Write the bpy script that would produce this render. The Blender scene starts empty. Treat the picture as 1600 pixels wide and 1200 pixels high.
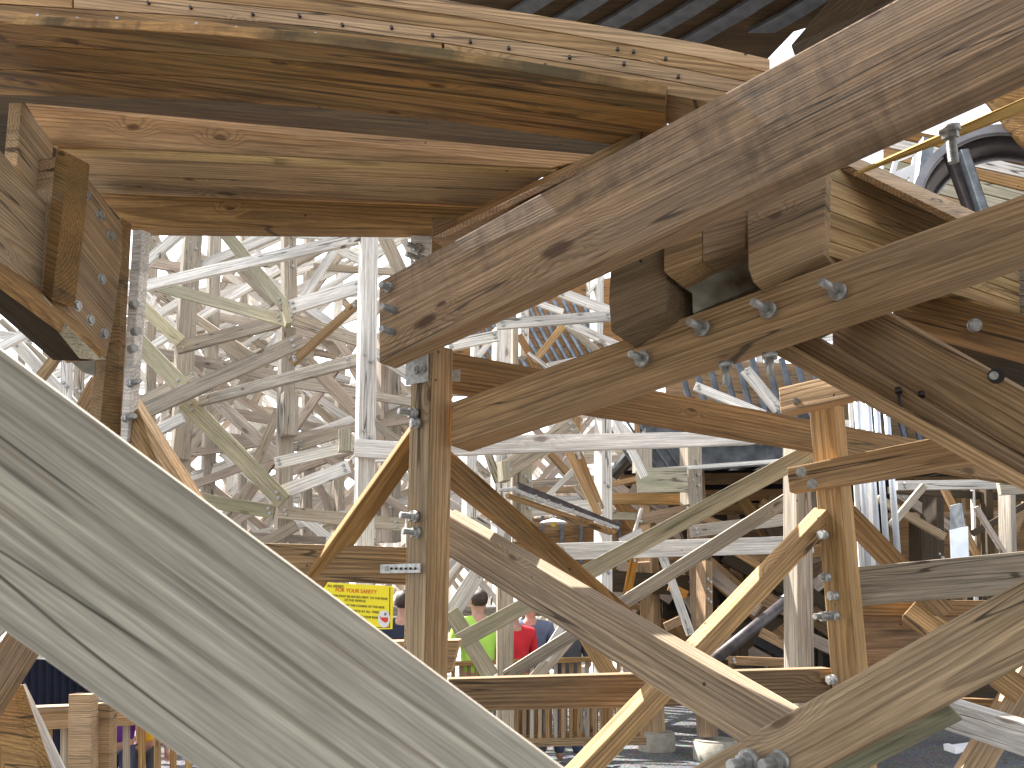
import bpy, bmesh, math, random
from mathutils import Vector, Matrix
random.seed(7)
R = math.radians
# ------------------------------------------------------------------ camera, world, sun, exposure
FPX = 1386.0; PITCH = R(14.0); CAMZ = 1.6
scn = bpy.context.scene
cam_d = bpy.data.cameras.new("camera"); cam = bpy.data.objects.new("camera", cam_d)
scn.collection.objects.link(cam); scn.camera = cam
cam.location = (0, 0, CAMZ); cam.rotation_euler = (R(90) + PITCH, 0, 0)
cam_d.sensor_width = 36; cam_d.lens = 36 * FPX / 1600; cam_d.clip_start = .05; cam_d.clip_end = 2000
cam_d.dof.use_dof = True; cam_d.dof.focus_distance = 4.2; cam_d.dof.aperture_fstop = 14
SUN = Vector((-.45, .45, .77)).normalized()
sun_d = bpy.data.lights.new("sun", 'SUN'); sun_d.energy = 5.0; sun_d.angle = R(.5); sun_d.color = (1, .96, .91)
sun = bpy.data.objects.new("sun", sun_d); scn.collection.objects.link(sun)
sun.rotation_euler = SUN.to_track_quat('Z', 'Y').to_euler(); sun.location = (0, 0, 20)
w = bpy.data.worlds.new("World"); scn.world = w; w.use_nodes = True
nt = w.node_tree; bg = nt.nodes['Background']; sky = nt.nodes.new('ShaderNodeTexSky')
sky.sky_type = 'NISHITA'; sky.sun_disc = False; sky.sun_elevation = math.asin(SUN.z)
sky.sun_rotation = math.atan2(SUN.x, SUN.y); sky.dust_density = 1.0; sky.air_density = 1.0; sky.ozone_density = 1.0
hz = nt.nodes.new('ShaderNodeHueSaturation'); hz.inputs['Saturation'].default_value = .28   # pale hazy sky
nt.links.new(sky.outputs[0], hz.inputs['Color']); nt.links.new(hz.outputs[0], bg.inputs[0]); bg.inputs[1].default_value = .12
scn.view_settings.view_transform = 'Standard'; scn.view_settings.look = 'None'
scn.view_settings.exposure = 2.0; scn.view_settings.gamma = 1
scn.render.resolution_x = 1024; scn.render.resolution_y = 768

C = scn.collection
CP, SP = math.cos(PITCH), math.sin(PITCH)
def P(px, py, D):          # point seen at pixel (px,py) of the 1600x1200 photograph, in the upright plane D metres ahead
    cx = (px - 800) / FPX; cy = (600 - py) / FPX; D = D * CP / (CP - cy * SP)
    return Vector((cx * D, (CP - cy * SP) * D, CAMZ + (SP + cy * CP) * D))
def ray(px, py): return (P(px, py, 1) - Vector((0, 0, CAMZ))).normalized()

# ------------------------------------------------------------------ materials
def nmat(name):
    m = bpy.data.materials.new(name); m.use_nodes = True
    return m, m.node_tree, m.node_tree.nodes, m.node_tree.links, m.node_tree.nodes['Principled BSDF']
def ramp(N, stops, interp='LINEAR'):
    r = N.new('ShaderNodeValToRGB'); e = r.color_ramp; e.interpolation = interp
    while len(e.elements) < len(stops): e.elements.new(.5)
    for i, (p, c) in enumerate(stops):
        e.elements[i].position = p; e.elements[i].color = (c[0], c[1], c[2], 1) if hasattr(c, '__len__') else (c, c, c, 1)
    return r
def math_(N, L, op, a, b=None, c=None, clamp=False):
    n = N.new('ShaderNodeMath'); n.operation = op; n.use_clamp = clamp
    for i, v in enumerate((a, b, c)):
        if v is None: continue
        if isinstance(v, (int, float)): n.inputs[i].default_value = v
        else: L.new(v, n.inputs[i])
    return n.outputs[0]
def mixc(N, L, mode, fac, a, b):
    n = N.new('ShaderNodeMix'); n.data_type = 'RGBA'; n.blend_type = mode
    for s, v in ((n.inputs[0], fac), (n.inputs[6], a), (n.inputs[7], b)):
        if isinstance(v, (int, float)): s.default_value = v
        elif isinstance(v, tuple): s.default_value = (v[0], v[1], v[2], 1)
        else: L.new(v, s)
    return n.outputs[2]
def wood(name, early, late, stain=.3, green=.0, grey=.0, knots=1.0, ring=.011, contrast=1.0, bump=.35, stainc=(.035, .03, .026), stripe=0.0, warpk=1.0, mottle=0.0, thin=False):
    m, t, N, L, B = nmat(name)
    tc = N.new('ShaderNodeTexCoord'); oi = N.new('ShaderNodeObjectInfo')
    rnd = oi.outputs['Random']
    sep = N.new('ShaderNodeSeparateXYZ'); L.new(tc.outputs['Object'], sep.inputs[0])
    r2 = math_(N, L, 'FRACT', math_(N, L, 'MULTIPLY', rnd, 17.31)); r3 = math_(N, L, 'FRACT', math_(N, L, 'MULTIPLY', rnd, 71.7))
    xo = math_(N, L, 'MULTIPLY_ADD', rnd, 37.0, sep.outputs[0])
    yo = math_(N, L, 'ADD', sep.outputs[1], math_(N, L, 'MULTIPLY_ADD', r2, .22, -.11))
    zo = math_(N, L, 'ADD', sep.outputs[2], math_(N, L, 'MULTIPLY_ADD', r3, .09, .02))
    def vec(x, y, z):
        c = N.new('ShaderNodeCombineXYZ')
        for i, v in enumerate((x, y, z)):
            if isinstance(v, (int, float)): c.inputs[i].default_value = v
            else: L.new(v, c.inputs[i])
        return c.outputs[0]
    def noise(v, scale, detail=3, rough=.55):
        n = N.new('ShaderNodeTexNoise'); L.new(v, n.inputs['Vector']); n.inputs['Scale'].default_value = scale
        n.inputs['Detail'].default_value = detail; n.inputs['Roughness'].default_value = rough; return n.outputs[0]
    mu = lambda a, b: math_(N, L, 'MULTIPLY', a, b)
    # knots
    kv = N.new('ShaderNodeTexVoronoi'); kv.voronoi_dimensions = '2D'; kv.inputs['Scale'].default_value = 1.0; kv.inputs['Randomness'].default_value = 1
    L.new(vec(mu(xo, 2.1), mu(math_(N, L, 'ADD', sep.outputs[1], mu(rnd, 9)), 5.5), 0), kv.inputs['Vector'])
    kd = kv.outputs['Distance']
    kmask = math_(N, L, 'SMOOTH_MIN', 1, 1, 0)
    ks = N.new('ShaderNodeSeparateColor'); L.new(kv.outputs['Color'], ks.inputs[0])
    kd = math_(N, L, 'ADD', kd, math_(N, L, 'GREATER_THAN', ks.outputs[0], .38)); kd = math_(N, L, 'MULTIPLY', kd, math_(N, L, 'MULTIPLY_ADD', ks.outputs[1], 1.5, .7))
    kd = math_(N, L, 'ADD', kd, mu(math_(N, L, 'SUBTRACT', noise(vec(mu(xo, 30), mu(yo, 60), zo), 1.0, 2), .5), .07))
    mr = N.new('ShaderNodeMapRange'); mr.interpolation_type = 'SMOOTHSTEP'; L.new(kd, mr.inputs[0])
    mr.inputs[1].default_value = .05; mr.inputs[2].default_value = .12; mr.inputs[3].default_value = knots; mr.inputs[4].default_value = 0
    kmask = mr.outputs[0]
    mr2 = N.new('ShaderNodeMapRange'); mr2.interpolation_type = 'SMOOTHERSTEP'; L.new(kd, mr2.inputs[0])
    mr2.inputs[1].default_value = 0; mr2.inputs[2].default_value = .42; mr2.inputs[3].default_value = .035 * knots; mr2.inputs[4].default_value = 0
    # growth rings
    warp = noise(vec(mu(xo, .75), mu(yo, 4), mu(zo, 4)), 1.0, 2)
    warp2 = noise(vec(mu(xo, 5), mu(yo, 22), mu(zo, 22)), 1.0, 2)
    rr = math_(N, L, 'SQRT', math_(N, L, 'ADD', mu(yo, yo), mu(zo, zo)))
    rr = math_(N, L, 'ADD', rr, mu(math_(N, L, 'SUBTRACT', warp, .5), .055 * warpk))
    rr = math_(N, L, 'ADD', rr, mu(math_(N, L, 'SUBTRACT', warp2, .5), .004))
    rr = math_(N, L, 'ADD', rr, mr2.outputs[0])
    saw = math_(N, L, 'FRACT', math_(N, L, 'DIVIDE', rr, ring))
    rp = ramp(N, [(0, 0), (.76, .06), (.86, .8), (.92, 1), (.97, .1)] if thin else [(0, 0), (.45, .12), (.78, .9), (.9, 1), (1, 0)]); L.new(saw, rp.inputs[0])
    fib = noise(vec(mu(xo, 2.5), mu(yo, 130), mu(zo, 130)), 1.0, 4, .6)
    fib2 = noise(vec(mu(xo, .8), mu(yo, 28), mu(zo, 28)), 1.0, 3, .6)
    rf = mu(mu(rp.outputs[0], math_(N, L, 'MULTIPLY_ADD', fib, .9, .25)), contrast)
    rf = mu(rf, math_(N, L, 'MULTIPLY_ADD', fib2, .8 if thin else 1.5, .45 if thin else 0))
    if thin:
        s3 = math_(N, L, 'FRACT', math_(N, L, 'DIVIDE', rr, .0052)); r4 = ramp(N, [(0, 0), (.6, .05), (.85, .5), (1, 0)]); L.new(s3, r4.inputs[0])
        f4 = noise(vec(mu(xo, .8), mu(yo, 16), zo), 1.0, 2); r5 = ramp(N, [(.42, 0), (.6, 1)]); L.new(f4, r5.inputs[0]); rf = math_(N, L, 'ADD', rf, mu(r4.outputs[0], r5.outputs[0]))
    rf = math_(N, L, 'MINIMUM', math_(N, L, 'MAXIMUM', rf, 0), 1)
    col = mixc(N, L, 'MIX', rf, early, late)
    # broad tone variation + fibres
    tone = noise(vec(mu(xo, .7), mu(yo, 6), mu(zo, 6)), 1.0, 3)
    tr = ramp(N, [(.3, .9), (.7, 1.08)] if thin else [(.3, .72), (.7, 1.22)]); L.new(tone, tr.inputs[0]); col = mixc(N, L, 'MULTIPLY', 1, col, tr.outputs[0])
    fr = ramp(N, [(.3, .5), (.68, 1.3)]); L.new(fib, fr.inputs[0]); col = mixc(N, L, 'MULTIPLY', .85, col, fr.outputs[0])
    fine = noise(vec(mu(xo, 14), mu(yo, 460), mu(zo, 460)), 1.0, 2, .6); fn = ramp(N, [(.3, .74), (.7, 1.14)]); L.new(fine, fn.inputs[0]); col = mixc(N, L, 'MULTIPLY', .9, col, fn.outputs[0])
    col = mixc(N, L, 'MIX', mu(kmask, .8), col, (late[0] * .42, late[1] * .33, late[2] * .3))
    # weathered grey drift
    gy = noise(vec(mu(xo, .9), mu(yo, 3), math_(N, L, 'ADD', zo, 9)), 1.3, 4)
    gr = ramp(N, [(.42, 0), (.66, 1)]); L.new(gy, gr.inputs[0])
    col = mixc(N, L, 'MIX', mu(gr.outputs[0], grey), col, mixc(N, L, 'MULTIPLY', 1, (.38, .31, .23), fr.outputs[0]))
    # mildew / water stains with their own shape
    sn = noise(vec(mu(xo, 1.7), mu(yo, 13), math_(N, L, 'ADD', zo, 31)), 1.0, 6, .68)
    sr = ramp(N, [(.54, 0), (.72, 1)]); L.new(sn, sr.inputs[0])
    col = mixc(N, L, 'MIX', mu(sr.outputs[0], stain), col, stainc)
    # drying checks: thin dark splits along the grain
    cn = noise(vec(mu(xo, .55), mu(yo, 13), math_(N, L, 'ADD', zo, 43)), 1.0, 2, .5); cb = noise(vec(mu(xo, 1.3), mu(yo, 5), zo), 1.0, 1, .5)
    ca = math_(N, L, 'ABSOLUTE', math_(N, L, 'SUBTRACT', cn, .5)); cr = ramp(N, [(.004, 1), (.010, 0)]); L.new(ca, cr.inputs[0]); cg = ramp(N, [(.5, 0), (.56, 1)]); L.new(cb, cg.inputs[0])
    crack = mu(cr.outputs[0], cg.outputs[0]); col = mixc(N, L, 'MIX', mu(crack, .8), col, (.04, .03, .022))
    if stripe:
        s2 = noise(vec(mu(xo, .9), mu(yo, 30), math_(N, L, 'ADD', zo, 55)), 1.0, 6, .62)
        s2r = ramp(N, [(.48, 0), (.62, 1)]); L.new(s2, s2r.inputs[0])
        col = mixc(N, L, 'MIX', mu(s2r.outputs[0], stripe), col, (.05, .03, .013))
    if mottle:
        m1 = noise(vec(mu(xo, 9), mu(yo, 9), math_(N, L, 'ADD', zo, 13)), 1.0, 5, .7); m2 = noise(vec(mu(xo, 26), mu(yo, 3), zo), 1.0, 3, .6)
        m3 = noise(vec(mu(xo, 1.6), mu(yo, 2), zo), 1.0, 2, .5)
        mm = ramp(N, [(.44, 0), (.72, 1)]); L.new(math_(N, L, 'ADD', mu(m1, .6), mu(m2, .4)), mm.inputs[0]); m4 = ramp(N, [(.4, 0), (.58, 1)]); L.new(m3, m4.inputs[0])
        col = mixc(N, L, 'MIX', mu(mu(mm.outputs[0], m4.outputs[0]), mottle), col, (.045, .032, .024))
    if green:
        gn = noise(vec(mu(xo, 1.2), mu(yo, 6), math_(N, L, 'ADD', zo, 77)), 1.0, 5, .6)
        g2 = ramp(N, [(.46, 0), (.68, 1)]); L.new(gn, g2.inputs[0])
        col = mixc(N, L, 'MIX', mu(g2.outputs[0], green), col, (.20, .215, .11))
    # small dark nail / bore holes
    nv = N.new('ShaderNodeTexVoronoi'); nv.voronoi_dimensions = '3D'; nv.inputs['Scale'].default_value = 6.5; L.new(vec(xo, mu(yo, 1), zo), nv.inputs['Vector'])
    nm = ramp(N, [(.026, 1), (.042, 0)]); L.new(nv.outputs['Distance'], nm.inputs[0])
    col = mixc(N, L, 'MIX', mu(nm.outputs[0], .85), col, (.03, .02, .015))
    hs = N.new('ShaderNodeHueSaturation'); L.new(col, hs.inputs['Color'])
    L.new(math_(N, L, 'MULTIPLY_ADD', r2, .30, .86), hs.inputs['Value']); L.new(math_(N, L, 'MULTIPLY_ADD', r3, .25, .85), hs.inputs['Saturation'])
    L.new(hs.outputs[0], B.inputs['Base Color']); B.inputs['Roughness'].default_value = .82; B.inputs['Specular IOR Level'].default_value = .25
    hgt = math_(N, L, 'ADD', mu(rp.outputs[0], -.5), mu(fib, 1.0)); hgt = math_(N, L, 'ADD', hgt, mu(nm.outputs[0], -2)); hgt = math_(N, L, 'ADD', hgt, mu(kmask, -.4))
    bp = N.new('ShaderNodeBump'); bp.inputs['Strength'].default_value = bump; bp.inputs['Distance'].default_value = .003
    L.new(hgt, bp.inputs['Height']); L.new(bp.outputs[0], B.inputs['Normal'])
    return m
def plain(name, col, rough=.6, metal=0., var=.15, scale=12, bump=.1, col2=None):
    m, t, N, L, B = nmat(name)
    tc = N.new('ShaderNodeTexCoord'); n = N.new('ShaderNodeTexNoise'); L.new(tc.outputs['Object'], n.inputs['Vector'])
    n.inputs['Scale'].default_value = scale; n.inputs['Detail'].default_value = 5
    c2 = col2 or tuple(c * (1 - var * 2) for c in col)
    r = ramp(N, [(.35, c2), (.62, col)]); L.new(n.outputs[0], r.inputs[0]); L.new(r.outputs[0], B.inputs['Base Color'])
    B.inputs['Roughness'].default_value = rough; B.inputs['Metallic'].default_value = metal
    b = N.new('ShaderNodeBump'); b.inputs['Strength'].default_value = bump; b.inputs['Distance'].default_value = .01; L.new(n.outputs[0], b.inputs['Height']); L.new(b.outputs[0], B.inputs['Normal'])
    return m
M = dict(
    brown=wood('rough_brown_timber', (0.32, 0.19, 0.085), (0.13, 0.067, 0.028), stain=.75, grey=0.3, contrast=1.0, knots=1.0),
    mott=wood('mottled_brown_timber', (.39, .235, .11), (.15, .082, .036), stain=.9, grey=0.15, knots=1.1, mottle=.85),
    tan=wood('tan_timber', (0.46, 0.29, 0.135), (0.2, 0.11, 0.046), stain=.35, grey=0.2, contrast=1.1),
    warm=wood('warm_timber', (0.38, 0.235, 0.105), (0.15, 0.082, 0.033), stain=.35, contrast=1.2, ring=.013),
    amber=wood('amber_timber', (0.3, 0.17, 0.066), (0.115, 0.056, 0.02), stain=.5, contrast=1.2, ring=.012, green=.15),
    deck=wood('stained_deck_board', (0.36, 0.2, 0.075), (0.16, 0.08, 0.028), stain=.75, contrast=.8, stripe=.9, green=.2, ring=.02),
    grey=wood('weathered_grey_timber', (0.41, 0.355, 0.28), (0.2, 0.16, 0.12), stain=.4, grey=.6, contrast=1.0),
    drift=wood('brown_grey_timber', (.46, .33, .195), (.19, .125, .068), stain=.3, grey=.3, contrast=1.15),
    dull=wood('dull_brown_timber', (0.44, 0.36, 0.29), (0.25, 0.19, 0.15), stain=.35, grey=.3, contrast=1.0),
    pale=wood('bleached_glare_timber', (.74, .705, .65), (.48, .44, .38), stain=.25, grey=.15, contrast=.8, ring=.014),  # bleached wood, whitened further to stand in for sun glare and haze
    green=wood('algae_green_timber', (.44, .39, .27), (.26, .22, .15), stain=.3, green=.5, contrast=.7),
    rail=wood('weathered_rail_board', (.70, .65, .54), (.36, .30, .235), stain=.10, green=.15, grey=.0, knots=0, contrast=1.3, ring=.027, bump=.1, warpk=.3, thin=True),
    yellow=wood('sunlit_tint_timber', (.62, .42, .15), (.42, .27, .08), stain=.15, contrast=.7),  # bright yellow puts sunlight into the colour of the strips
    ply=wood('laminated_tan_board', (.50, .34, .17), (.25, .15, .07), stain=.3, green=.25, contrast=.9, ring=.014),
    dark=wood('dark_timber_and_shade', (.06, .04, .022), (.03, .02, .011), stain=.5, contrast=.9, green=.04),  # dark brown wood; its colour also stands in for shaded gaps and undersides
    endg=wood('end_grain_timber', (0.24, 0.155, 0.075), (0.1, 0.06, 0.028), stain=.8, contrast=1.0, green=.55, ring=.006, knots=0),
    orange=wood('orange_board', (.42, .20, .055), (.25, .11, .03), stain=.4, contrast=.7),
    zinc=plain('galvanised_steel', (.46, .46, .44), .5, .75, .18, 60, .2),
    steel=plain('grey_steel', (.22, .24, .26), .45, .8, .2, 20, .1),
    slat=plain('grey_slat_metal', (.12, .135, .16), .5, .6, .2, 14, .15),
    darksteel=plain('dark_pipe_steel', (.08, .065, .065), .5, .5, .25, 14),
    pipe=plain('bright_pipe_steel', (.62, .66, .72), .35, .7, .1, 6),
    hoop=plain('grey_wheel_paint', (.30, .31, .35), .5, .3, .15, 9),
    patina=plain('green_grey_channel', (.34, .34, .27), .6, .3, .3, 7, .05, (.10, .07, .04)),
    concrete=plain('concrete', (.33, .305, .25), .9, 0, .12, 18, .4),
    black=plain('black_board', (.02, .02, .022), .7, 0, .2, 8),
    white=plain('white_paint', (.8, .8, .8), .5, 0, .05, 8),
    roof=plain('dark_roof_metal', (.10, .11, .12), .5, .4, .3, 6),
    yel=plain('yellow_sign', (.92, .78, .01), .5, 0, .03, 5, .0), red=plain('red_paint', (.7, .04, .02), .5, 0, .05, 8, .0),
    ink=plain('black_ink', (.03, .025, .02), .6, 0, .0, 8, 0),
    skin=plain('skin', (.50, .27, .19), .5, 0, .1, 20), hair=plain('dark_hair', (.05, .03, .02), .6, 0, .2, 60),
    ginger=plain('ginger_hair', (.40, .14, .04), .6, 0, .2, 60),
    lime=plain('lime_cloth', (.42, .72, .10), .85, 0, .06, 7), redc=plain('red_cloth', (.62, .02, .03), .85, 0, .1, 7),
    slate=plain('slate_blue_cloth', (.13, .16, .24), .85, 0, .1, 7), navy=plain('navy_cloth', (.02, .025, .05), .85, 0, .1, 7),
    char=plain('charcoal_cloth', (.07, .07, .08), .85, 0, .1, 7), denim=plain('denim_cloth', (.05, .07, .13), .9, 0, .1, 7),
    blue=plain('blue_cloth', (.01, .03, .35), .8, 0, .1, 7), purple=plain('purple_cloth', (.12, .02, .22), .8, 0, .1, 7),
    gold=plain('gold_cloth', (.75, .42, .02), .8, 0, .1, 7), bulb=plain('amber_bulb', (.75, .5, .05), .3, 0, .05, 7),
)

# ------------------------------------------------------------------ things
WM = {}
def thing(name, label, cat, loc, group=None):
    o = bpy.data.objects.new(name, None); o.empty_display_size = .1; C.objects.link(o); o.location = loc
    o['label'] = label; o['category'] = cat
    if group: o['group'] = group
    WM[o] = Matrix.Translation(Vector(loc)); return o
def link(name, me, mat, parent, W, label=None):
    o = bpy.data.objects.new(name, me); C.objects.link(o)
    if mat and not me.materials: me.materials.append(M[mat] if isinstance(mat, str) else mat)
    if parent is not None:
        o.parent = parent; o.matrix_basis = WM[parent].inverted() @ W
    else: o.matrix_basis = W
    WM[o] = W
    if label: o['label'] = label
    return o
def frame(origin, x, z):
    x = x.normalized(); z = (z - x * z.dot(x)).normalized(); y = z.cross(x)
    return Matrix(((x.x, y.x, z.x, origin.x), (x.y, y.y, z.y, origin.y), (x.z, y.z, z.z, origin.z), (0, 0, 0, 1)))
def solid(name, front, back, mat, parent, W, bev=.003, smooth=False, seg=2, label=None):
    """front and back: matching rings of world points, closed into one solid."""
    bm = bmesh.new(); Wi = W.inverted(); n = len(front)
    a = [bm.verts.new(Wi @ p) for p in front]; b = [bm.verts.new(Wi @ p) for p in back]
    bm.faces.new(a); bm.faces.new(b[::-1])
    for i in range(n): bm.faces.new((a[i], b[i], b[(i + 1) % n], a[(i + 1) % n]))
    bmesh.ops.recalc_face_normals(bm, faces=bm.faces)
    if bev > 0:
        ed = bm.edges if n == 4 else [e for e in bm.edges if e.calc_face_angle(0) > .6]
        bmesh.ops.bevel(bm, geom=list(ed), offset=bev, segments=seg, profile=.6, affect='EDGES', clamp_overlap=True)
    me = bpy.data.meshes.new(name); bm.to_mesh(me); bm.free()
    return link(name, me, mat, parent, W, label)
def bev_for(D): return .005 if D < 4.5 else (.004 if D < 8 else 0)
def quad(parent, name, TL, TR, BR, BL, D1, D2, t, mat, dirn=None, bev=None, label=None, Dv=0., seg=2):
    """a timber whose near face runs from its left end (TL,BL at depth D1) to its right end (TR,BR at D2)."""
    f = [P(*TL, D1 + Dv), P(*TR, D2 + Dv), P(*BR, D2), P(*BL, D1)]
    ax = (f[1] + f[2]) - (f[0] + f[3]); n = ax.cross(f[3] - f[0] + f[2] - f[1]).normalized()
    if abs(ax.normalized().z) < .93: n = ax.cross(Vector((0, 0, 1))).normalized()
    elif abs(n.z) < .9: n = Vector((n.x, n.y, 0)).normalized()
    if n.dot(f[0] - Vector((0, 0, CAMZ))) < 0: n = -n
    if dirn: n = Vector(dirn).normalized()
    W = frame(sum(f, Vector()) / 4, ax, n)
    return solid(name, f, [p + n * t for p in f], mat, parent, W, bev_for(D1) if bev is None else bev, label=label, seg=seg)
def beam(parent, name, x1, y1, x2, y2, wpx, D1, D2=None, t=.06, mat='grey', yaw=0, bev=None, label=None, roll=0):
    D2 = D2 or D1; a, b = P(x1, y1, D1), P(x2, y2, D2)
    h = wpx * (D1 + D2) / 2 / FPX; ax = (b - a).normalized()
    n = Vector((math.sin(R(yaw)), -math.cos(R(yaw)), 0)); n = (n - ax * n.dot(ax)).normalized()
    if roll: n = Matrix.Rotation(R(roll), 3, ax) @ n
    u = n.cross(ax)
    if t is None: t = h
    f = [a + u * h / 2, b + u * h / 2, b - u * h / 2, a - u * h / 2]
    if roll:   # square post turned on its axis: centre it on the line
        f = [p + n * t / 2 for p in f]
    W = frame((a + b) / 2, ax, n)
    return solid(name, f, [p - n * t for p in f], mat, parent, W, bev_for(D1) if bev is None else bev, label=label)
def slab(parent, name, poly, e1, e2, mode, t, mat, bev=.003, label=None, tilt=0):
    """board traced in a vertical ('V') or level ('H') plane through the line e1-e2 (x,y,depth)."""
    a, b = P(*e1), P(*e2); ax = (b - a).normalized(); up = Vector((0, 0, 1))
    n = (up - ax * up.dot(ax)).normalized()
    if mode == 'V': n = ax.cross(n)
    if tilt: n = Matrix.Rotation(R(tilt), 3, ax) @ n
    cam0 = Vector((0, 0, CAMZ)); k = n.dot(a - cam0); pts = []
    for x, y in poly:
        r = ray(x, y); pts.append(cam0 + r * (k / n.dot(r)))
    if n.dot(pts[0] - cam0) < 0: n = -n
    W = frame(sum(pts, Vector()) / len(pts), ax, n)
    return solid(name, pts, [p + n * t for p in pts], mat, parent, W, bev, label=label)
def cyl(bm, p0, p1, r, seg=12, cap=True, r2=None):
    ax = (p1 - p0).normalized(); s = ax.orthogonal().normalized(); q = ax.cross(s); r2 = r if r2 is None else r2
    A = [bm.verts.new(p0 + (s * math.cos(2 * math.pi * i / seg) + q * math.sin(2 * math.pi * i / seg)) * r) for i in range(seg)]
    B = [bm.verts.new(p1 + (s * math.cos(2 * math.pi * i / seg) + q * math.sin(2 * math.pi * i / seg)) * r2) for i in range(seg)]
    for i in range(seg):
        f = bm.faces.new((A[i], A[(i + 1) % seg], B[(i + 1) % seg], B[i])); f.smooth = seg > 7
    if cap: bm.faces.new(A[::-1]); bm.faces.new(B)
def frombm(name, bm, mat, parent, W, label=None):
    bmesh.ops.recalc_face_normals(bm, faces=bm.faces); bm.transform(W.inverted())
    me = bpy.data.meshes.new(name); bm.to_mesh(me); bm.free(); return link(name, me, mat, parent, W, label)
def bolt(parent, x, y, D, out=(-.6, -.75, 0), ln=.04, r=.010, wr=.022, name='bolt', mat='zinc', nut=True):
    """washer, hexagonal nut and threaded end standing out of the timber"""
    o = Vector(out).normalized(); p = P(x, y, D); bm = bmesh.new()
    cyl(bm, p - o * .012, p + o * .004, wr, 18)
    if nut: cyl(bm, p + o * .004, p + o * (.004 + r * 1.3), r * 1.75, 6)
    cyl(bm, p + o * .0, p + o * ln, r, 10)
    if nut and ln > .02:
        k = int((ln - .018) / .004)
        for i in range(max(0, k)): cyl(bm, p + o * (.018 + i * .004), p + o * (.0198 + i * .004), r * 1.09, 10)
    return frombm(name, bm, mat, parent, frame(p, o, Vector((0, 0, 1))))
def carriage(parent, x, y, D, out, r=.012):
    o = Vector(out).normalized(); p = P(x, y, D); bm = bmesh.new()
    cyl(bm, p - o * .01, p + o * .003, r * 1.55, 18); cyl(bm, p + o * .003, p + o * .009, r * 1.1, 6)
    return frombm('bolt', bm, 'zinc', parent, frame(p, o, Vector((0, 0, 1))))
def pipe(parent, name, x1, y1, D1, x2, y2, D2, r, mat, seg=14):
    a, b = P(x1, y1, D1), P(x2, y2, D2); bm = bmesh.new(); cyl(bm, a, b, r, seg)
    return frombm(name, bm, mat, parent, frame((a + b) / 2, b - a, Vector((0, -1, .1))))

# ------------------------------------------------------------------ ground
def ground():
    m, t, N, L, B = nmat('gravel_ground'); tc = N.new('ShaderNodeTexCoord')
    n = N.new('ShaderNodeTexNoise'); n.inputs['Scale'].default_value = 38; n.inputs['Detail'].default_value = 6; n.inputs['Roughness'].default_value = .75
    v = N.new('ShaderNodeTexVoronoi'); v.inputs['Scale'].default_value = 26; n2 = N.new('ShaderNodeTexNoise'); n2.inputs['Scale'].default_value = .5; n2.inputs['Detail'].default_value = 4
    for q in (n, v, n2): L.new(tc.outputs['Object'], q.inputs['Vector'])
    r = ramp(N, [(.35, (.06, .06, .065)), (.65, (.22, .215, .21))]); L.new(n.outputs[0], r.inputs[0])
    c = mixc(N, L, 'MULTIPLY', .6, r.outputs[0], v.outputs['Color'])
    r2 = ramp(N, [(.4, .7), (.6, 1.3)]); L.new(n2.outputs[0], r2.inputs[0]); c = mixc(N, L, 'MULTIPLY', 1, c, r2.outputs[0])
    # pale paving beyond the gravel yard
    sp = N.new('ShaderNodeSeparateXYZ'); L.new(tc.outputs['Object'], sp.inputs[0])
    far = math_(N, L, 'GREATER_THAN', math_(N, L, 'ADD', sp.outputs[1], mu_ := math_(N, L, 'MULTIPLY', n2.outputs[0], 2)), 19.0)
    c = mixc(N, L, 'MIX', far, c, (.5, .47, .42))
    L.new(c, B.inputs['Base Color']); B.inputs['Roughness'].default_value = .95
    b = N.new('ShaderNodeBump'); b.inputs['Strength'].default_value = .9; b.inputs['Distance'].default_value = .03; L.new(v.outputs['Distance'], b.inputs['Height']); L.new(b.outputs[0], B.inputs['Normal'])
    bm = bmesh.new(); bmesh.ops.create_grid(bm, x_segments=8, y_segments=8, size=400)
    me = bpy.data.meshes.new('ground'); bm.to_mesh(me); bm.free()
    o = link('ground', me, m, None, Matrix.Identity(4)); o['kind'] = 'structure'
ground()

# ------------------------------------------------------------------ 1. near rail board
o = quad(None, 'rail_board', (-260, 351), (1150, 1401), (1150, 1800), (-260, 800), .745, .86, .038, 'rail', bev=.006, seg=3)
o['label'] = 'wide weathered grey rail board crossing the lower left corner very close'; o['category'] = 'rail board'
C0 = (-.35, 1.2, 0)

# ------------------------------------------------------------------ 2. overhead track deck (upper left)
dk = thing('track_deck', 'overhead wooden track deck of nailed laminated planks and stained boards, upper left', 'track deck', P(450, 250, 3.2))
def curve(pts, x):
    for (x0, y0), (x1, y1) in zip(pts, pts[1:]):
        if x <= x1 or (x1, y1) == pts[-1]: return y0 + (y1 - y0) * (x - x0) / (x1 - x0)
top = [(-300, -130), (0, -78), (300, -50), (500, -27), (700, 0), (950, 41), (1100, 68), (1200, 91)]
bot = [(-300, 20), (0, 34), (300, 50), (500, 66), (700, 91), (1000, 140), (1200, 178)]
xs = [-300, -150, 0, 150, 300, 400, 500, 600, 700, 800, 900, 1000, 1100, 1200]
E = ((0, 34, 2.62), (1200, 178, 2.32))
def ply(k, x0, x1, mat, off, label=None):
    X = [x0] + [x for x in xs if x0 + 20 < x < x1 - 20] + [x1]
    c = lambda x, f: curve(bot, x) + (curve(top, x) - curve(bot, x)) * f
    f0, f1 = k / 4 + .006, (k + 1) / 4 - .006
    poly = [(x, c(x, f1)) for x in X] + [(x, c(x, f0)) for x in X[::-1]]
    e1 = (E[0][0], E[0][1], E[0][2] + off); e2 = (E[1][0], E[1][1], E[1][2] + off)
    return slab(dk, 'laminated_plank', poly, e1, e2, 'V', .16, mat, bev=.002, label=label)
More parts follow.
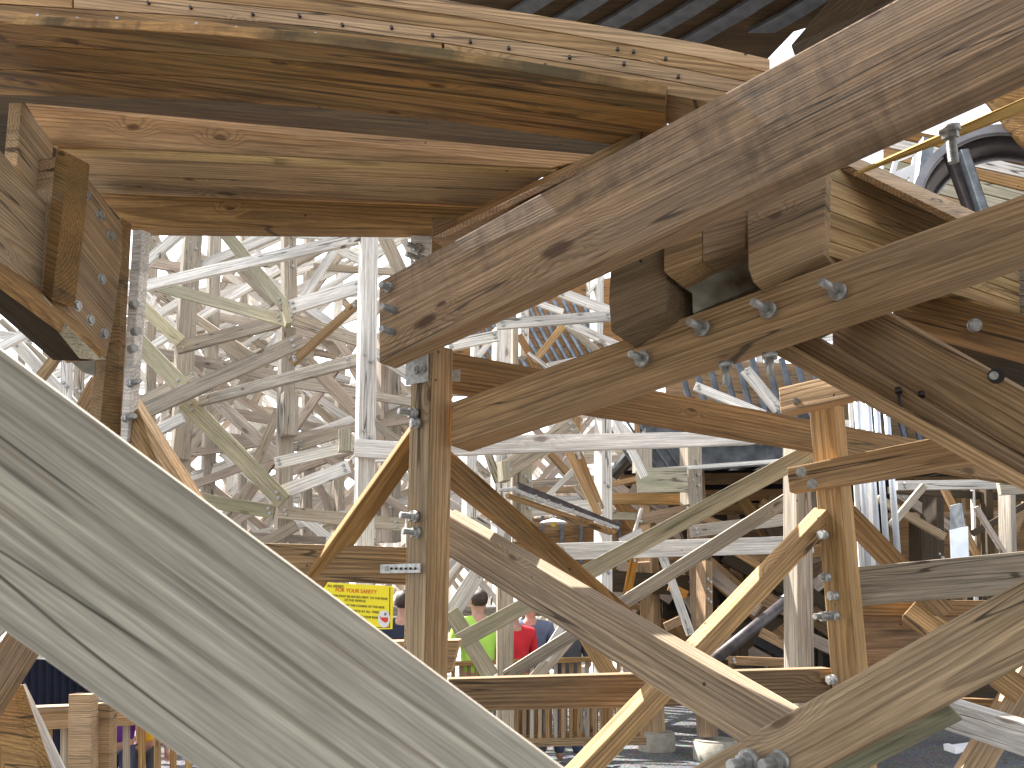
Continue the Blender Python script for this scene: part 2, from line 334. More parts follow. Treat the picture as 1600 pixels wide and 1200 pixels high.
p0a = ply(0, -300, 690, 'deck', 0.0); p0b = ply(0, 694, 1172, 'tan', .004)
p1 = ply(1, -300, 112, 'warm', .008); p1b = ply(1, 115, 1183, 'tan', .006); p2 = ply(2, -300, 1201, 'warm', .004); p3 = ply(3, -300, 1203, 'tan', 0)
for pp, k, nx in ((p0a, .5, [60 + 62 * i for i in range(10)]), (p0b, .5, [708, 748, 800, 852, 893, 960, 1010]), (p1b, .5, [232, 298, 395, 468, 535, 612, 676, 735, 795, 890, 975, 1060]), (p2, .5, [965, 990, 1040])):
    kk = {p0a: 0, p0b: 0, p1b: 1, p2: 2}[pp]
    for x in nx:
        y = curve(bot, x) + (curve(top, x) - curve(bot, x)) * (kk + .5 + random.uniform(-.15, .15)) / 4
        a, b = P(*E[0]), P(*E[1]); n = (b - a).cross(Vector((0, 0, 1))).normalized(); r_ = ray(x, y); c0 = Vector((0, 0, CAMZ))
        p = c0 + r_ * (n.dot(a - c0) / n.dot(r_)); bm = bmesh.new(); cyl(bm, p + n * .006, p - n * .006, .005, 10)
        frombm('nail', bm, 'darksteel' if pp is not p0a else 'zinc', pp, frame(p, n, Vector((0, 0, 1))))
# underside boards of the laminated beam
near = [(-300, 22), (0, 36), (300, 52), (500, 68), (700, 93), (1000, 142), (1200, 180)]
far_ = [(-300, 140), (0, 148), (350, 158), (600, 176), (985, 230), (1060, 243)]
E1, E2 = (0, 36, 2.625), (1200, 180, 2.325)
def under(f0, f1, mat):
    X = [-300, -100, 100, 300, 500, 700, 900, 1040]
    c = lambda x, f: curve(near, x) + (curve(far_, x) - curve(near, x)) * f
    slab(dk, 'underside_board', [(x, c(x, f0)) for x in X] + [(x, c(x, f1)) for x in X[::-1]], E1, E2, 'H', .035, mat, bev=.003)
for f0, f1, mt in ((0, .30, 'deck'), (.31, .64, 'deck'), (.65, 1, 'deck')): under(f0, f1, mt)
# cross boards behind
quad(dk, 'cross_board', (38, 160), (945, 243), (862, 262), (78, 226), 3.35, 2.86, .05, 'tan', Dv=-.02)
quad(dk, 'lit_edge_strip', (84, 224), (872, 262), (866, 268), (92, 233), 3.36, 2.87, .05, 'yellow', bev=.001)  # yellow colour stands in for light on the board edge
slab(dk, 'soffit_board', [(96, 233), (866, 266), (815, 298), (128, 272)], (96, 233, 3.4), (866, 266, 2.9), 'H', .04, 'drift')
slab(dk, 'soffit_board', [(128, 273), (815, 299), (758, 328), (152, 303)], (96, 233, 3.403), (866, 266, 2.903), 'H', .04, 'drift')
# unseen boards added overhead to shade the timbers from the sky
for i in range(15):
    y = -5.6 + i * .47; quad_ = [Vector((-7, y, 3.15)), Vector((4.2, y, 3.15)), Vector((4.2, y + .44, 3.15)), Vector((-7, y + .44, 3.15))]
    solid('added_shade_board', quad_, [p + Vector((0, 0, .05)) for p in quad_], 'deck', dk, frame(Vector((-1, y + .2, 3.15)), Vector((1, 0, 0)), Vector((0, 0, -1))), .003)
quad(dk, 'end_joist', (152, 301), (768, 325), (706, 358), (200, 356), 3.72, 3.3, .09, 'warm')
quad(dk, 'back_board', (-100, 100), (985, 190), (960, 250), (-100, 172), 3.6, 3.2, .05, 'dark', bev=0)  # dark board stands in for the shaded gap above the cross board
quad(dk, 'back_board', (-160, 110), (216, 140), (206, 352), (60, 300), 3.95, 3.95, .05, 'dark', bev=0)  # near-black filler stands in for shade beside the deck
# stringer that closes the deck on the right and dark pieces behind the big beam
quad(dk, 'edge_stringer', (985, 222), (1010, 214), (700, 392), (672, 372), 2.75, 3.4, .05, 'brown', bev=.002)
quad(dk, 'edge_stringer', (690, 352), (1000, 205), (1000, 260), (690, 420), 3.38, 2.55, .05, 'amber')
# left side: block of bolted plies, side board
quad(dk, 'side_board', (34, 160), (84, 223), (77, 320), (26, 258), 3.1, 3.35, .05, 'drift')
blk = slab(dk, 'bolted_block', [(108, 240), (155, 300), (192, 352), (190, 440), (166, 561), (82, 470), (98, 330)], (108, 240, 3.2), (192, 352, 3.5), 'V', .2, 'tan')
slab(dk, 'block_edge_board', [(88, 231), (107, 239), (98, 330), (81, 469), (66, 458), (78, 330)], (88, 231, 3.22), (107, 239, 3.19), 'V', .1, 'amber')
for x, y in ((118, 276), (135, 304), (157, 336), (174, 368), (118, 386), (159, 436), (99, 452), (121, 478), (141, 500), (163, 521)):
    a, b = P(108, 240, 3.2), P(192, 352, 3.5); ax = (b - a).normalized(); up = Vector((0, 0, 1)); n = ax.cross((up - ax * up.dot(ax)).normalized())
    c0 = Vector((0, 0, CAMZ)); r_ = ray(x, y); D = (c0 + r_ * (n.dot(a - c0) / n.dot(r_))).y / CP; on = n if n.dot(c0 - a) > 0 else -n
    carriage(blk, x, y, D, on, .014)
quad(dk, 'block_base', (66, 460), (82, 471), (166, 562), (148, 562), 3.15, 3.45, .05, 'green', bev=.002)

# dark slatted roof seen above the laminated planks
sr = thing('slatted_roof', 'dark overhead boarding with grey slats above the laminated planks, top centre', 'roof', P(1000, 20, 4.2))
slab(sr, 'roof_board', [(480, -120), (1520, -120), (1266, 42), (1240, 50), (1196, 96), (1080, 110), (560, 60)], (560, 40, 4.4), (1280, 60, 3.8), 'H', .05, 'dark')
for i in range(9):
    x = 760 + 86 * i
    if x < 1240: slab(sr, 'slat', [(x - 110, 105), (x + 30, 25), (x + 190, -75), (x + 225, -75), (x + 68, 25), (x - 72, 105)] if x < 1150 else [(x - 22, 52), (x + 30, 25), (x + 190, -75), (x + 225, -75), (x + 68, 25), (x + 20, 52)], (560, 40, 4.33), (1280, 60, 3.74), 'H', .03, 'slat', bev=.004)
quad(sr, 'end_beam', (1236, 70), (1330, -40), (1480, -40), (1250, 110), 3.4, 3.2, .12, 'dark')

# ------------------------------------------------------------------ 3. left trestle under the deck
lt = thing('left_trestle', 'shaded brown trestle post with light bolted edge strip and big beam, far left', 'timber frame', (P(185, 640, 3.5).x, P(185, 640, 3.5).y, 0))
OUTL = (-.55, -.8, .0)
quad(lt, 'beam', (-260, -60), (76, 320), (68, 470), (-260, 225), 2.3, 3.25, .1, 'drift', Dv=.0)
quad(lt, 'beam_lower_ply', (-260, 205), (64, 468), (152, 563), (-260, 262), 2.36, 3.3, .06, 'brown', dirn=(.2, .6, .6), bev=.004)
quad(lt, 'beam_underside', (-260, 240), (150, 563), (96, 562), (-260, 250), 2.4, 3.34, .04, 'dark')  # dark colour stands in for shade along the beam's underside
lp = quad(lt, 'post', (190, 340), (206, 350), (183, 760), (146, 760), 3.50, 3.56, .09, 'amber', bev=.004)
quad(lt, 'post', (166, 440), (192, 352), (186, 760), (146, 760), 3.56, 3.56, .05, 'warm', bev=.002)
st = quad(lt, 'edge_ply', (207, 359), (223, 359), (193, 760), (183, 760), 3.5, 3.47, .04, 'pale')
for x, y, l in ((209, 476, .02), (212, 518, .02), (207, 545, .02), (206, 599, .06), (198, 653, .06)): bolt(st, x, y, 3.47, (.75, -.6, 0), l, .010, .017)
quad(lt, 'plate', (112, 566), (148, 563), (148, 587), (130, 582), 3.5, 3.5, .008, 'concrete', bev=.001)
beam(lt, 'knee_brace', 100, 690, 152, 592, 24, 3.6, mat='warm')
quad(lt, 'brace', (196, 612), (320, 806), (262, 800), (186, 690), 3.55, 3.2, .05, 'warm')
# ------------------------------------------------------------------ 4. centre trestle
xC = P(672, 640, 3.0)
ct = thing('centre_trestle', 'brown post in the picture centre with two heavy beams rising right and crossing braces', 'timber frame', (xC.x, xC.y, 0))
b2 = quad(ct, 'beam', (592, 440), (2200, -438), (2200, -171), (592, 568), 2.86, 1.387, .085, 'mott', bev=.006, label='large mottled beam rising from the post to the upper right corner')
b3 = quad(ct, 'beam', (704, 629), (2200, 85), (2200, 194), (704, 697), 3.03, 1.91, .14, 'tan', bev=.005, label='second beam with long bolts below the large mottled beam')
quad(ct, 'ledger_strip', (1340, 268), (1680, 116), (1680, 142), (1350, 262), 2.25, 2.05, .018, 'yellow', label='strip under the large beam, coloured bright yellow as if sunlit', bev=.003)  # yellow stands in for sunlight that is blocked here
cp = beam(ct, 'post', 672, 540, 674, 1400, 45.5, 3.03, 3.03 + .66, t=None, mat='tan', roll=45) if False else None
def turned_post(parent, px, py, ytop, ybot, D, sx, sy, yaw, mat, name='post', off=0., label=None):
    p = P(px, py, D); zt = P(px, ytop, D).z; zb = 0. if ybot is None else P(px, ybot, D).z
    c, sn = math.cos(R(yaw)), math.sin(R(yaw)); p = p + Vector((sn, -c, 0)) * off
    pts = [Vector((p.x + a * c - b * sn, p.y + a * sn + b * c, 0)) for a, b in ((-sx / 2, -sy / 2), (sx / 2, -sy / 2), (sx / 2, sy / 2), (-sx / 2, sy / 2))]
    W = frame(Vector((p.x, p.y, (zt + zb) / 2)), Vector((0, 0, 1)), Vector((sn, -c, 0)))
    return solid(name, [q + Vector((0, 0, zt)) for q in pts], [q + Vector((0, 0, zb)) for q in pts], mat, parent, W, .005 if D < 5 else .003, label=label)
cp = turned_post(ct, 672, 760, 545, None, 3.07, .099, .099, -42, 'tan')
gp = turned_post(ct, 672, 760, 548, None, 3.07, .096, .006, -42, 'drift', name='side_ply', off=.0525)
up_ = quad(ct, 'upper_post', (641, 345), (674, 345), (668, 545), (641, 545), 3.42, 3.4, .05, 'pale')
quad(ct, 'upper_post', (675, 340), (742, 340), (742, 420), (672, 480), 3.3, 3.3, .08, 'amber')
FN = (-.63, -.77, 0)
for x, y, l in ((612, 451, .05), (628, 489, .09), (622, 522, .075)): bolt(b2, x, y, 2.84, FN, l, .011, .022)
for x, y, l in ((653, 387, .05), (655, 404, .06)): bolt(up_, x, y, 3.40, (-.8, -.55, .1), l, .010, .018)
for x, y, l in ((646, 646, .055), (650, 661, .02), (647, 807, .05), (651, 832, .05)): bolt(gp, x, y, 3.02, (-.85, -.5, .05), l, .010, .019)
pl = quad(ct, 'angle_bracket', (633, 556), (668, 547), (668, 596), (634, 602), 3.02, 2.985, .006, 'zinc', bev=.001)
quad(ct, 'angle_bracket', (606, 566), (634, 551), (668, 547), (636, 562), 2.98, 2.97, .006, 'zinc', bev=.001, dirn=(0, .1, 1))
for x in (648, 658): carriage(pl, x, 577, 2.99, FN, .009)
sp_ = quad(ct, 'perforated_strap', (594, 882), (656, 880), (656, 895), (594, 896), 3.12, 2.98, .004, 'zinc', bev=.001)
for i in range(7):
    x = 604 + i * 7.5; D = 3.115 - (x - 594) / 62 * .14; bm = bmesh.new(); p = P(x, 888.5, D - .002); o_ = Vector((-.05, -1, .0)); cyl(bm, p, p + o_ * .002, .0045 if i else .009, 12)
    frombm('strap_hole', bm, 'black' if i else 'zinc', sp_, frame(p, o_, Vector((0, 0, 1))))
hp = quad(ct, 'end_plate', (703, 578), (719, 577), (719, 596), (703, 596), 3.2, 3.2, .006, 'zinc', bev=.002); carriage(hp, 711, 587, 3.19, (0, -1, 0), .009)
for x, y, l in ((1002, 560, .05), (1096, 512, .06), (1199, 484, .07), (1308, 455, .08)):
    D = 1 / (1 / 3.03 + (1 / 2.15 - 1 / 3.03) * (x - 704) / 1046); bolt(b3, x, y, D, (-.75, -.62, .12), l, .012, .026, nut=False)
for x, y in ((1134, 572), (1203, 558)):
    D = 1 / (1 / 3.03 + (1 / 2.15 - 1 / 3.03) * (x - 704) / 1046) + .05; bolt(b3, x, y, D, (-.05, 0, -1), .06, .011, .022, nut=False)
bolt(b2, 1484, 204, 2.1, (.1, .2, -1), .085, .012, .026)
# braces and ledgers
beam(ct, 'brace', 482, 925, 660, 675, 33, 3.25, 3.12, t=.045, mat='warm', yaw=32, label='short brace left of the post with sunlit upper edge')
quad(ct, 'brace', (700, 700), (1010, 972), (955, 950), (700, 752), 3.12, 3.55, .05, 'warm')
quad(ct, 'brace', (698, 803), (1252, 1128), (1252, 1222), (698, 868), 3.3, 2.42, .085, 'drift', dirn=(.3, .9, .3), label='wide grey brace falling from the post to the lower right')
quad(ct, 'ledger', (330, 846), (642, 855), (642, 914), (330, 900), 3.3, 3.18, .085, 'warm')
quad(ct, 'ledger', (700, 1061), (1300, 1044), (1300, 1098), (700, 1112), 3.4, 3.5, .085, 'warm')
quad(ct, 'ledger', (560, 1003), (718, 1000), (704, 1052), (560, 1052), 3.25, 3.25, .16, 'tan')
quad(ct, 'ledger', (700, 549), (1600, 718), (1600, 757), (700, 608), 3.28, 4.9, .06, 'amber', label='dark amber ledger running back to the right trestle')

# ------------------------------------------------------------------ 5. lower right diagonal
lr = thing('diagonal_timber', 'broad brown diagonal timber with pencil-sized holes crossing the lower right corner', 'timber', P(1350, 1100, 2.4))
d6 = quad(lr, 'main_board', (960, 1269), (1760, 813), (1760, 955), (960, 1378), 2.35, 1.80, .075, 'drift', bev=.005)
quad(lr, 'back_board', (1180, 1240), (1478, 1098), (1506, 1124), (1240, 1262), 2.34, 2.18, .07, 'green')
for x in (1168, 1216): bolt(d6, x, 1190, 2.15, (-.8, -.6, -.05), .06, .012, .026)
pl2 = thing('pale_timber', 'pale timber with a sunlit top edge behind the lower right diagonal', 'timber', P(1560, 1140, 3.4))
quad(pl2, 'board', (1470, 1092), (1720, 1170), (1720, 1224), (1440, 1128), 3.3, 2.9, .1, 'pale')
# ------------------------------------------------------------------ 6. right trestle
rp = P(1303, 700, 3.4)
rt = thing('right_trestle', 'tan post with bolts at right, two short arms, sunlit brace and green-grey ledger', 'timber frame', (rp.x, rp.y, 0))
pr = turned_post(rt, 1310, 850, 636, None, 3.46, .100, .090, -46, 'tan')
a1 = quad(rt, 'arm', (1216, 606), (1420, 558), (1420, 600), (1219, 647), 3.42, 3.0, .08, 'tan')
a2 = quad(rt, 'arm', (1229, 731), (1640, 646), (1640, 706), (1233, 769), 3.42, 2.95, .08, 'tan')
for x, y in ((1245, 627), (1257, 624)): carriage(a1, x, y, 3.36, (-.3, -1, 0), .010)
for x, y in ((1252, 737), (1269, 756)): carriage(a2, x, y, 3.37, (-.3, -1, 0), .012)
for x, y, l in ((1286, 836, .012), (1290, 902, .03), (1302, 931, .02), (1303, 962, .06), (1288, 963, .05), (1300, 1062, .02)): bolt(pr, x, y, 3.40, (-.85, -.5, 0), l, .010, .017)
beam(rt, 'brace', 898, 1230, 1298, 808, 31, 3.2, 3.45, t=.06, mat='tan', yaw=42, label='brace with a brilliantly sunlit top running down to the left')
quad(rt, 'ledger', (1336, 886), (1720, 850), (1720, 918), (1338, 947), 3.6, 3.4, .06, 'grey')
quad(rt, 'board', (1338, 938), (1600, 938), (1600, 962), (1338, 962), 3.95, 3.95, .05, 'amber')
quad(rt, 'board', (1340, 962), (1600, 962), (1600, 1060), (1340, 1060), 3.97, 3.97, .05, 'brown')
beam(rt, 'brace', 1325, 800, 1480, 960, 30, 3.8, mat='brown')
beam(rt, 'brace', 1420, 950, 1600, 1080, 34, 3.85, 3.6, mat='tan')
beam(rt, 'brace', 1260, 1290, 1500, 1020, 36, 3.75, mat='brown')
beam(rt, 'brace', 1470, 1300, 1640, 1010, 36, 3.7, mat='tan')
quad(rt, 'board', (1460, 1090), (1640, 1095), (1640, 1150), (1460, 1130), 4.0, 4.0, .05, 'amber')

# ------------------------------------------------------------------ 7. laminated track on the right
tr = thing('laminated_track', 'stack of laminated track boards with dark sawn ends between the two heavy beams', 'track', P(1250, 400, 2.7))
def block(name, pts, D, t, mat, dirn=(.42, 1, .10), label=None):
    f = [P(x, y, D if not isinstance(D, (list, tuple)) else D[i]) for i, (x, y) in enumerate(pts)]
    n = Vector(dirn).normalized(); W = frame(sum(f, Vector()) / len(f), f[1] - f[0], n)
    return solid(name, f, [p + n * t for p in f], mat, tr, W, .004, label=label)
block('sawn_end', [(955, 400), (1040, 365), (1041, 489), (955, 519), (951, 470)], 2.62, .22, 'endg', (.62, .8, -.12))
block('sawn_end', [(1037, 350), (1097, 330), (1097, 407), (1048, 434), (1037, 424)], 2.6, .3, 'tan', (.62, .8, -.1))
block('sawn_end', [(1098, 320), (1168, 300), (1164, 385), (1098, 408)], 2.6, .3, 'tan', (.62, .8, -.1))
block('steel_channel', [(1040, 434), (1166, 385), (1176, 430), (1190, 446), (1082, 490), (1081, 458)], 2.68, .3, 'patina', (.62, .8, -.1))
block('sawn_end', [(1167, 290), (1292, 240), (1287, 396), (1177, 442), (1169, 420)], 2.5, .5, 'tan', (.62, .8, -.12))
# side of the stack: plies receding to the right behind the second beam
yl = [252, 276, 301, 326, 350, 373, 397]
for i in range(6):
    y0, y1 = yl[i], yl[i + 1]
    quad(tr, 'track_ply', (1291 - i * .6, y0 + 1), (1660, y0 + 1 + 369 * .455 - i * 9), (1660, y1 + 369 * .455 - (i + 1) * 9), (1290 - i * .6, y1), 2.52, 3.35, .14, 'ply', bev=.003)
quad(tr, 'track_ply', (1300, 246), (1349, 250), (1620, 376), (1560, 372), 2.54, 3.2, .03, 'tan', bev=.002)
# lower stringers passing under the second beam
quad(tr, 'stringer', (1300, 440), (1720, 680), (1720, 790), (1300, 545), 2.95, 2.35, .09, 'tan', label='wide knotty stringer face')
quad(tr, 'stringer', (1230, 500), (1720, 787), (1720, 812), (1232, 545), 2.93, 2.33, .09, 'tan')
sg = quad(tr, 'stringer', (1200, 520), (1720, 810), (1720, 834), (1200, 548), 2.91, 2.31, .09, 'tan')
quad(tr, 'upper_rail', (1380, 440), (1720, 520), (1720, 590), (1400, 505), 3.05, 2.75, .1, 'brown')
quad(tr, 'upper_rail', (1500, 440), (1720, 400), (1720, 530), (1520, 474), 3.3, 3.0, .05, 'grey')
for x, y in ((1404, 612), (1440, 618)): bolt(sg, x, y, 2.66, (-.1, -.3, -1), .06, .005, .010, mat='darksteel', nut=False)
bolt(sg, 1523, 508, 2.85, (-.3, -1, -.3), .02, .011, .022)
bm = bmesh.new(); p = P(1556, 588, 2.54); cyl(bm, p, p + Vector((-.3, -1, 0)).normalized() * .008, .022, 18); frombm('bore_hole', bm, 'black', sg, frame(p, Vector((-.3, -1, 0)), Vector((0, 0, 1))))
bm = bmesh.new(); p = P(1552, 588, 2.53); cyl(bm, p, p + Vector((-.3, -1, 0)).normalized() * .010, .012, 18); frombm('bolt', bm, 'zinc', sg, frame(p, Vector((-.3, -1, 0)), Vector((0, 0, 1))))
# closing boards behind the stringers
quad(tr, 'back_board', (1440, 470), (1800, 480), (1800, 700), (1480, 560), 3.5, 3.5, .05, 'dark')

# ------------------------------------------------------------------ 8. steel wheel, plates, upper right
def ring_band(parent, name, c, axis, Ro, Ri, dep, mat, seg=72):
    ax = axis.normalized(); s = ax.orthogonal().normalized(); q = ax.cross(s); bm = bmesh.new(); V = []
    for i in range(seg):
        d = s * math.cos(2 * math.pi * i / seg) + q * math.sin(2 * math.pi * i / seg)
        V.append([bm.verts.new(c + d * Ro), bm.verts.new(c + d * Ri), bm.verts.new(c + d * Ri + ax * dep), bm.verts.new(c + d * Ro + ax * dep)])
    for i in range(seg):
        a, b = V[i], V[(i + 1) % seg]
        for k in range(4):
            f = bm.faces.new((a[k], a[(k + 1) % 4], b[(k + 1) % 4], b[k])); f.smooth = k in (1, 3)
    return frombm(name, bm, mat, parent, frame(c, ax, Vector((0, 0, 1))))
wc = P(1548, 305, 4.0)
wh = thing('drive_pulley', 'large grey steel pulley rim behind the beams in the upper right', 'pulley', wc)
ring_band(wh, 'rim', wc, Vector((.50, .85, .12)), .345, .305, .05, 'hoop')
ring_band(wh, 'drum', wc + Vector((.50, .85, .12)).normalized() * .052, Vector((.50, .85, .12)), .335, .318, .34, 'darksteel')
ring_band(wh, 'rim', wc + Vector((.50, .85, .12)).normalized() * .394, Vector((.50, .85, .12)), .345, .305, .05, 'hoop')
beam(wh, 'spoke', 1488, 232, 1530, 345, 20, 4.05, mat='darksteel', t=.05)
beam(wh, 'spoke', 1508, 232, 1545, 345, 14, 4.0, mat='steel', t=.05)
beam(wh, 'bearing_post', 1452, 215, 1440, 310, 20, 4.4, mat='steel', t=.06)
wp = thing('white_plate_frame', 'small white metal plate frame left of the grey pulley', 'frame', P(1410, 265, 4.6))
beam(wp, 'upright', 1402, 246, 1393, 280, 8, 4.6, mat='white', t=.02); beam(wp, 'upright', 1433, 236, 1422, 290, 7, 4.6, mat='white', t=.02)
quad(wp, 'cross_plate', (1402, 246), (1433, 234), (1433, 240), (1402, 252), 4.6, 4.6, .02, 'white'); quad(wp, 'cross_plate', (1398, 268), (1428, 256), (1424, 276), (1396, 282), 4.6, 4.6, .02, 'white')
ub = thing('upper_boarding', 'stacked boards seen through the grey pulley in the upper right', 'boarding', P(1500, 250, 5.6))
for i, mt in enumerate(('amber', 'pale', 'brown', 'green', 'green', 'drift', 'grey')):
    quad(ub, 'board', (1380, 195 + i * 17), (1720, 262 + i * 22), (1720, 282 + i * 22), (1380, 211 + i * 17), 5.6, 5.2, .05, mt)
quad(ub, 'header', (1530, 150), (1720, 90), (1720, 290), (1590, 225), 3.9, 3.6, .1, 'amber')

# ------------------------------------------------------------------ 9. background trestles seen through the openings
def crop(x0, y0, k):
    def g(parent, rows):
        for r in rows:
            nm, x1, y1, x2, y2, wd, D, mat = r[:8]; yaw = r[8] if len(r) > 8 else 0; D2 = r[9] if len(r) > 9 else None
            t = .045 if nm in ('brace', 'ledger') else .12
            o = beam(parent, nm, x0 + x1 / k, y0 + y1 / k, x0 + x2 / k, y0 + y2 / k, wd / k, D, D2, t=t * (1 if D < 9 else 1.4), mat=mat, yaw=yaw)
            bl.append((o, nm, x0 + x1 / k, y0 + y1 / k, x0 + x2 / k, y0 + y2 / k, wd / k, D, D2 or D, yaw))
    return g
bl = []
def base(px, D): p = P(px, 900, D); return (p.x, p.y, 0)
c4 = crop(180, 340, 3.158)
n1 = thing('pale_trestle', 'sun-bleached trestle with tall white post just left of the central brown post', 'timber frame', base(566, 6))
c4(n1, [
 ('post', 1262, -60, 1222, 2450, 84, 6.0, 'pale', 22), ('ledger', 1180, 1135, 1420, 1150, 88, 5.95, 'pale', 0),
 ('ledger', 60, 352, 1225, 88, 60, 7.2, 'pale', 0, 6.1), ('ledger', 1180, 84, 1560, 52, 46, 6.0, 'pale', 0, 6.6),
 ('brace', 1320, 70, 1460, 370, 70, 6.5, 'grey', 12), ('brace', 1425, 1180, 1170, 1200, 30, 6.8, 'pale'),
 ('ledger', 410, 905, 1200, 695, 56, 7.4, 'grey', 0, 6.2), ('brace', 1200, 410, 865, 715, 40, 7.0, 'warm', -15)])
n2 = thing('bolted_trestle', 'weathered trestle with bolted post and thick algae green braces in the left opening', 'timber frame', base(450, 8))
c4(n2, [
 ('post', 862, -60, 868, 420, 66, 8.0, 'grey', 30), ('post', 858, 540, 822, 2300, 70, 8.0, 'grey', 30), ('splice', 872, 860, 866, 1072, 74, 7.85, 'grey', 30),
 ('brace', 470, -10, 838, 440, 62, 7.6, 'green', -10), ('ledger', 150, 318, 850, 508, 58, 8.2, 'green', 0, 7.9), ('ledger', 850, 490, 1230, 612, 60, 7.9, 'grey', 0, 7.5),
 ('brace', 860, 440, 1215, 332, 74, 7.6, 'pale', 0), ('stub', 836, 395, 858, 520, 30, 7.55, 'green', 20),
 ('brace', 90, 975, 928, 598, 78, 7.2, 'grey', 0), ('brace', 60, 560, 330, 835, 84, 7.5, 'green', 0), ('brace', 345, 905, 830, 1400, 82, 7.4, 'green', 0),
 ('brace', 930, 690, 1200, 965, 66, 8.2, 'dull', 0), ('stub', 1140, 1040, 1136, 1150, 56, 7.5, 'green', 20),
 ('ledger', 905, 1120, 1140, 1048, 50, 8.3, 'grey', 0), ('brace', 670, 1260, 810, 945, 46, 8.3, 'grey', 15)])
c5 = crop(200, 640, 5.333)
c5(n2, [('ledger', 560, 745, 1215, 850, 110, 7.8, 'green', 0), ('ledger', 1250, 850, 2300, 960, 100, 7.8, 'grey', 0), ('brace', 1225, 710, 1840, 470, 110, 7.5, 'pale', 0), ('brace', 1100, 1130, 1400, 960, 90, 7.8, 'grey', 0), ('ledger', 1220, 445, 1860, 300, 95, 7.7, 'pale', 0), ('ledger', 950, 1050, 1640, 1090, 60, 8.0, 'dull', 0)])
n3 = thing('double_trestle', 'brown-grey trestle of paired posts with bolted splice plates, left opening near the edge post', 'timber frame', base(290, 9.5))
c4(n3, [
 ('post', 400, -60, 352, 600, 84, 9.5, 'grey', 32), ('post', 352, 620, 292, 2300, 82, 9.5, 'grey', 32), ('post', 502, -60, 440, 2300, 56, 11, 'grey', 32), ('splice', 352, 940, 325, 1190, 80, 9.3, 'grey', 32),
 ('ledger', 300, 640, 850, 498, 62, 9.0, 'grey', 0), ('brace', 120, 425, 320, 612, 62, 8.8, 'green', 0), ('brace', 110, 250, 340, 50, 46, 9.0, 'pale', 0), ('brace', 380, 250, 850, 55, 46, 9.6, 'pale', 0),
 ('ledger', 200, 665, 830, 785, 50, 9.8, 'dull', 0), ('brace', 90, 925, 400, 770, 56, 9.2, 'grey', 0), ('brace', 150, 1075, 330, 985, 52, 9.0, 'pale', 0), ('brace', 490, 900, 860, 1230, 58, 9.6, 'dull', 0),
 ('brace', 560, 960, 800, 1000, 46, 10, 'dull', 0), ('brace', 560, 200, 780, 420, 44, 9.8, 'grey', 0), ('brace', 200, 480, 350, 390, 40, 9.8, 'pale', 0), ('brace', 500, 600, 640, 700, 46, 10, 'grey', 0), ('ledger', 100, 205, 350, 250, 50, 10, 'dull', 0)])
n4 = thing('thin_trestle', 'slender distant trestle with thin posts behind the bolted one in the left opening', 'timber frame', base(480, 13))
c4(n4, [
 ('post', 968, -60, 940, 2300, 44, 13, 'grey', 30), ('post', 640, -60, 632, 2300, 30, 14, 'grey', 30), ('post', 190, -60, 160, 2300, 46, 12.5, 'grey', 30), ('post', 1120, 600, 1110, 2300, 34, 13, 'grey', 30),
 ('ledger', 530, 290, 780, 345, 42, 13, 'dull', 0), ('ledger', 1030, 120, 1210, 205, 46, 12, 'pale', 0), ('brace', 1025, 600, 1230, 770, 42, 12, 'grey', 0), ('ledger', 900, 800, 1450, 920, 56, 12, 'dull', 0),
 ('ledger', 900, 1020, 1130, 1060, 46, 12, 'grey', 0), ('brace', 980, 930, 1130, 1050, 40, 12.5, 'grey', 0), ('brace', 1290, 1010, 1460, 935, 60, 11, 'grey', 0), ('post', 1330, 560, 1330, 1600, 40, 11, 'dull', 30), ('post', 1390, 560, 1388, 1600, 46, 11.4, 'grey', 30), ('brace', 660, 960, 820, 620, 30, 13, 'dull', 0), ('brace', 500, 900, 300, 640, 36, 13, 'grey', 0), ('brace', 780, 620, 700, 540, 30, 13, 'pale', 0), ('ledger', 120, 560, 700, 610, 34, 14, 'grey', 0), ('ledger', 300, 1050, 900, 1130, 44, 13, 'dull', 0)])
n5 = thing('far_left_timbers', 'bright timbers and board ramp seen under the bolted block at the left edge', 'timber frame', base(70, 7))
cL = crop(0, 440, 3.333)
cL(n5, [('ledger', -60, 262, 160, 300, 44, 7.5, 'pale', 0), ('brace', -20, 345, 140, 262, 46, 7.0, 'pale', 0), ('brace', 200, 500, 290, 385, 52, 6.2, 'warm', 0), ('brace', 60, 300, 420, 690, 60, 7.2, 'pale', 0), ('post', 345, 380, 330, 900, 50, 6.8, 'pale', 20), ('post', 410, 420, 400, 900, 44, 7.6, 'grey', 20), ('brace', 120, 560, 420, 420, 40, 8, 'pale', 0), ('brace', 0, 200, 240, 420, 30, 9, 'grey'), ('post', 120, -100, 100, 900, 34, 10, 'grey', 25), ('post', 240, 100, 230, 900, 30, 11, 'grey', 25)])
random.seed(5)
n6 = thing('cross_bracing', 'tangle of bleached diagonal braces between the left trestles and their far rows', 'timber frame', base(430, 11))
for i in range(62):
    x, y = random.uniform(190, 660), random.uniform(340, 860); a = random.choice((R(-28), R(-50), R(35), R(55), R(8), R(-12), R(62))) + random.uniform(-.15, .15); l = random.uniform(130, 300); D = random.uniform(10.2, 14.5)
    beam(n6, 'brace', x - l * math.cos(a), y - l * math.sin(a), x + l * math.cos(a), y + l * math.sin(a), .10 / D * FPX, D, D + random.uniform(-.8, .8), t=.05, mat=random.choice(('pale', 'pale', 'grey', 'dull')), yaw=random.uniform(-25, 25))
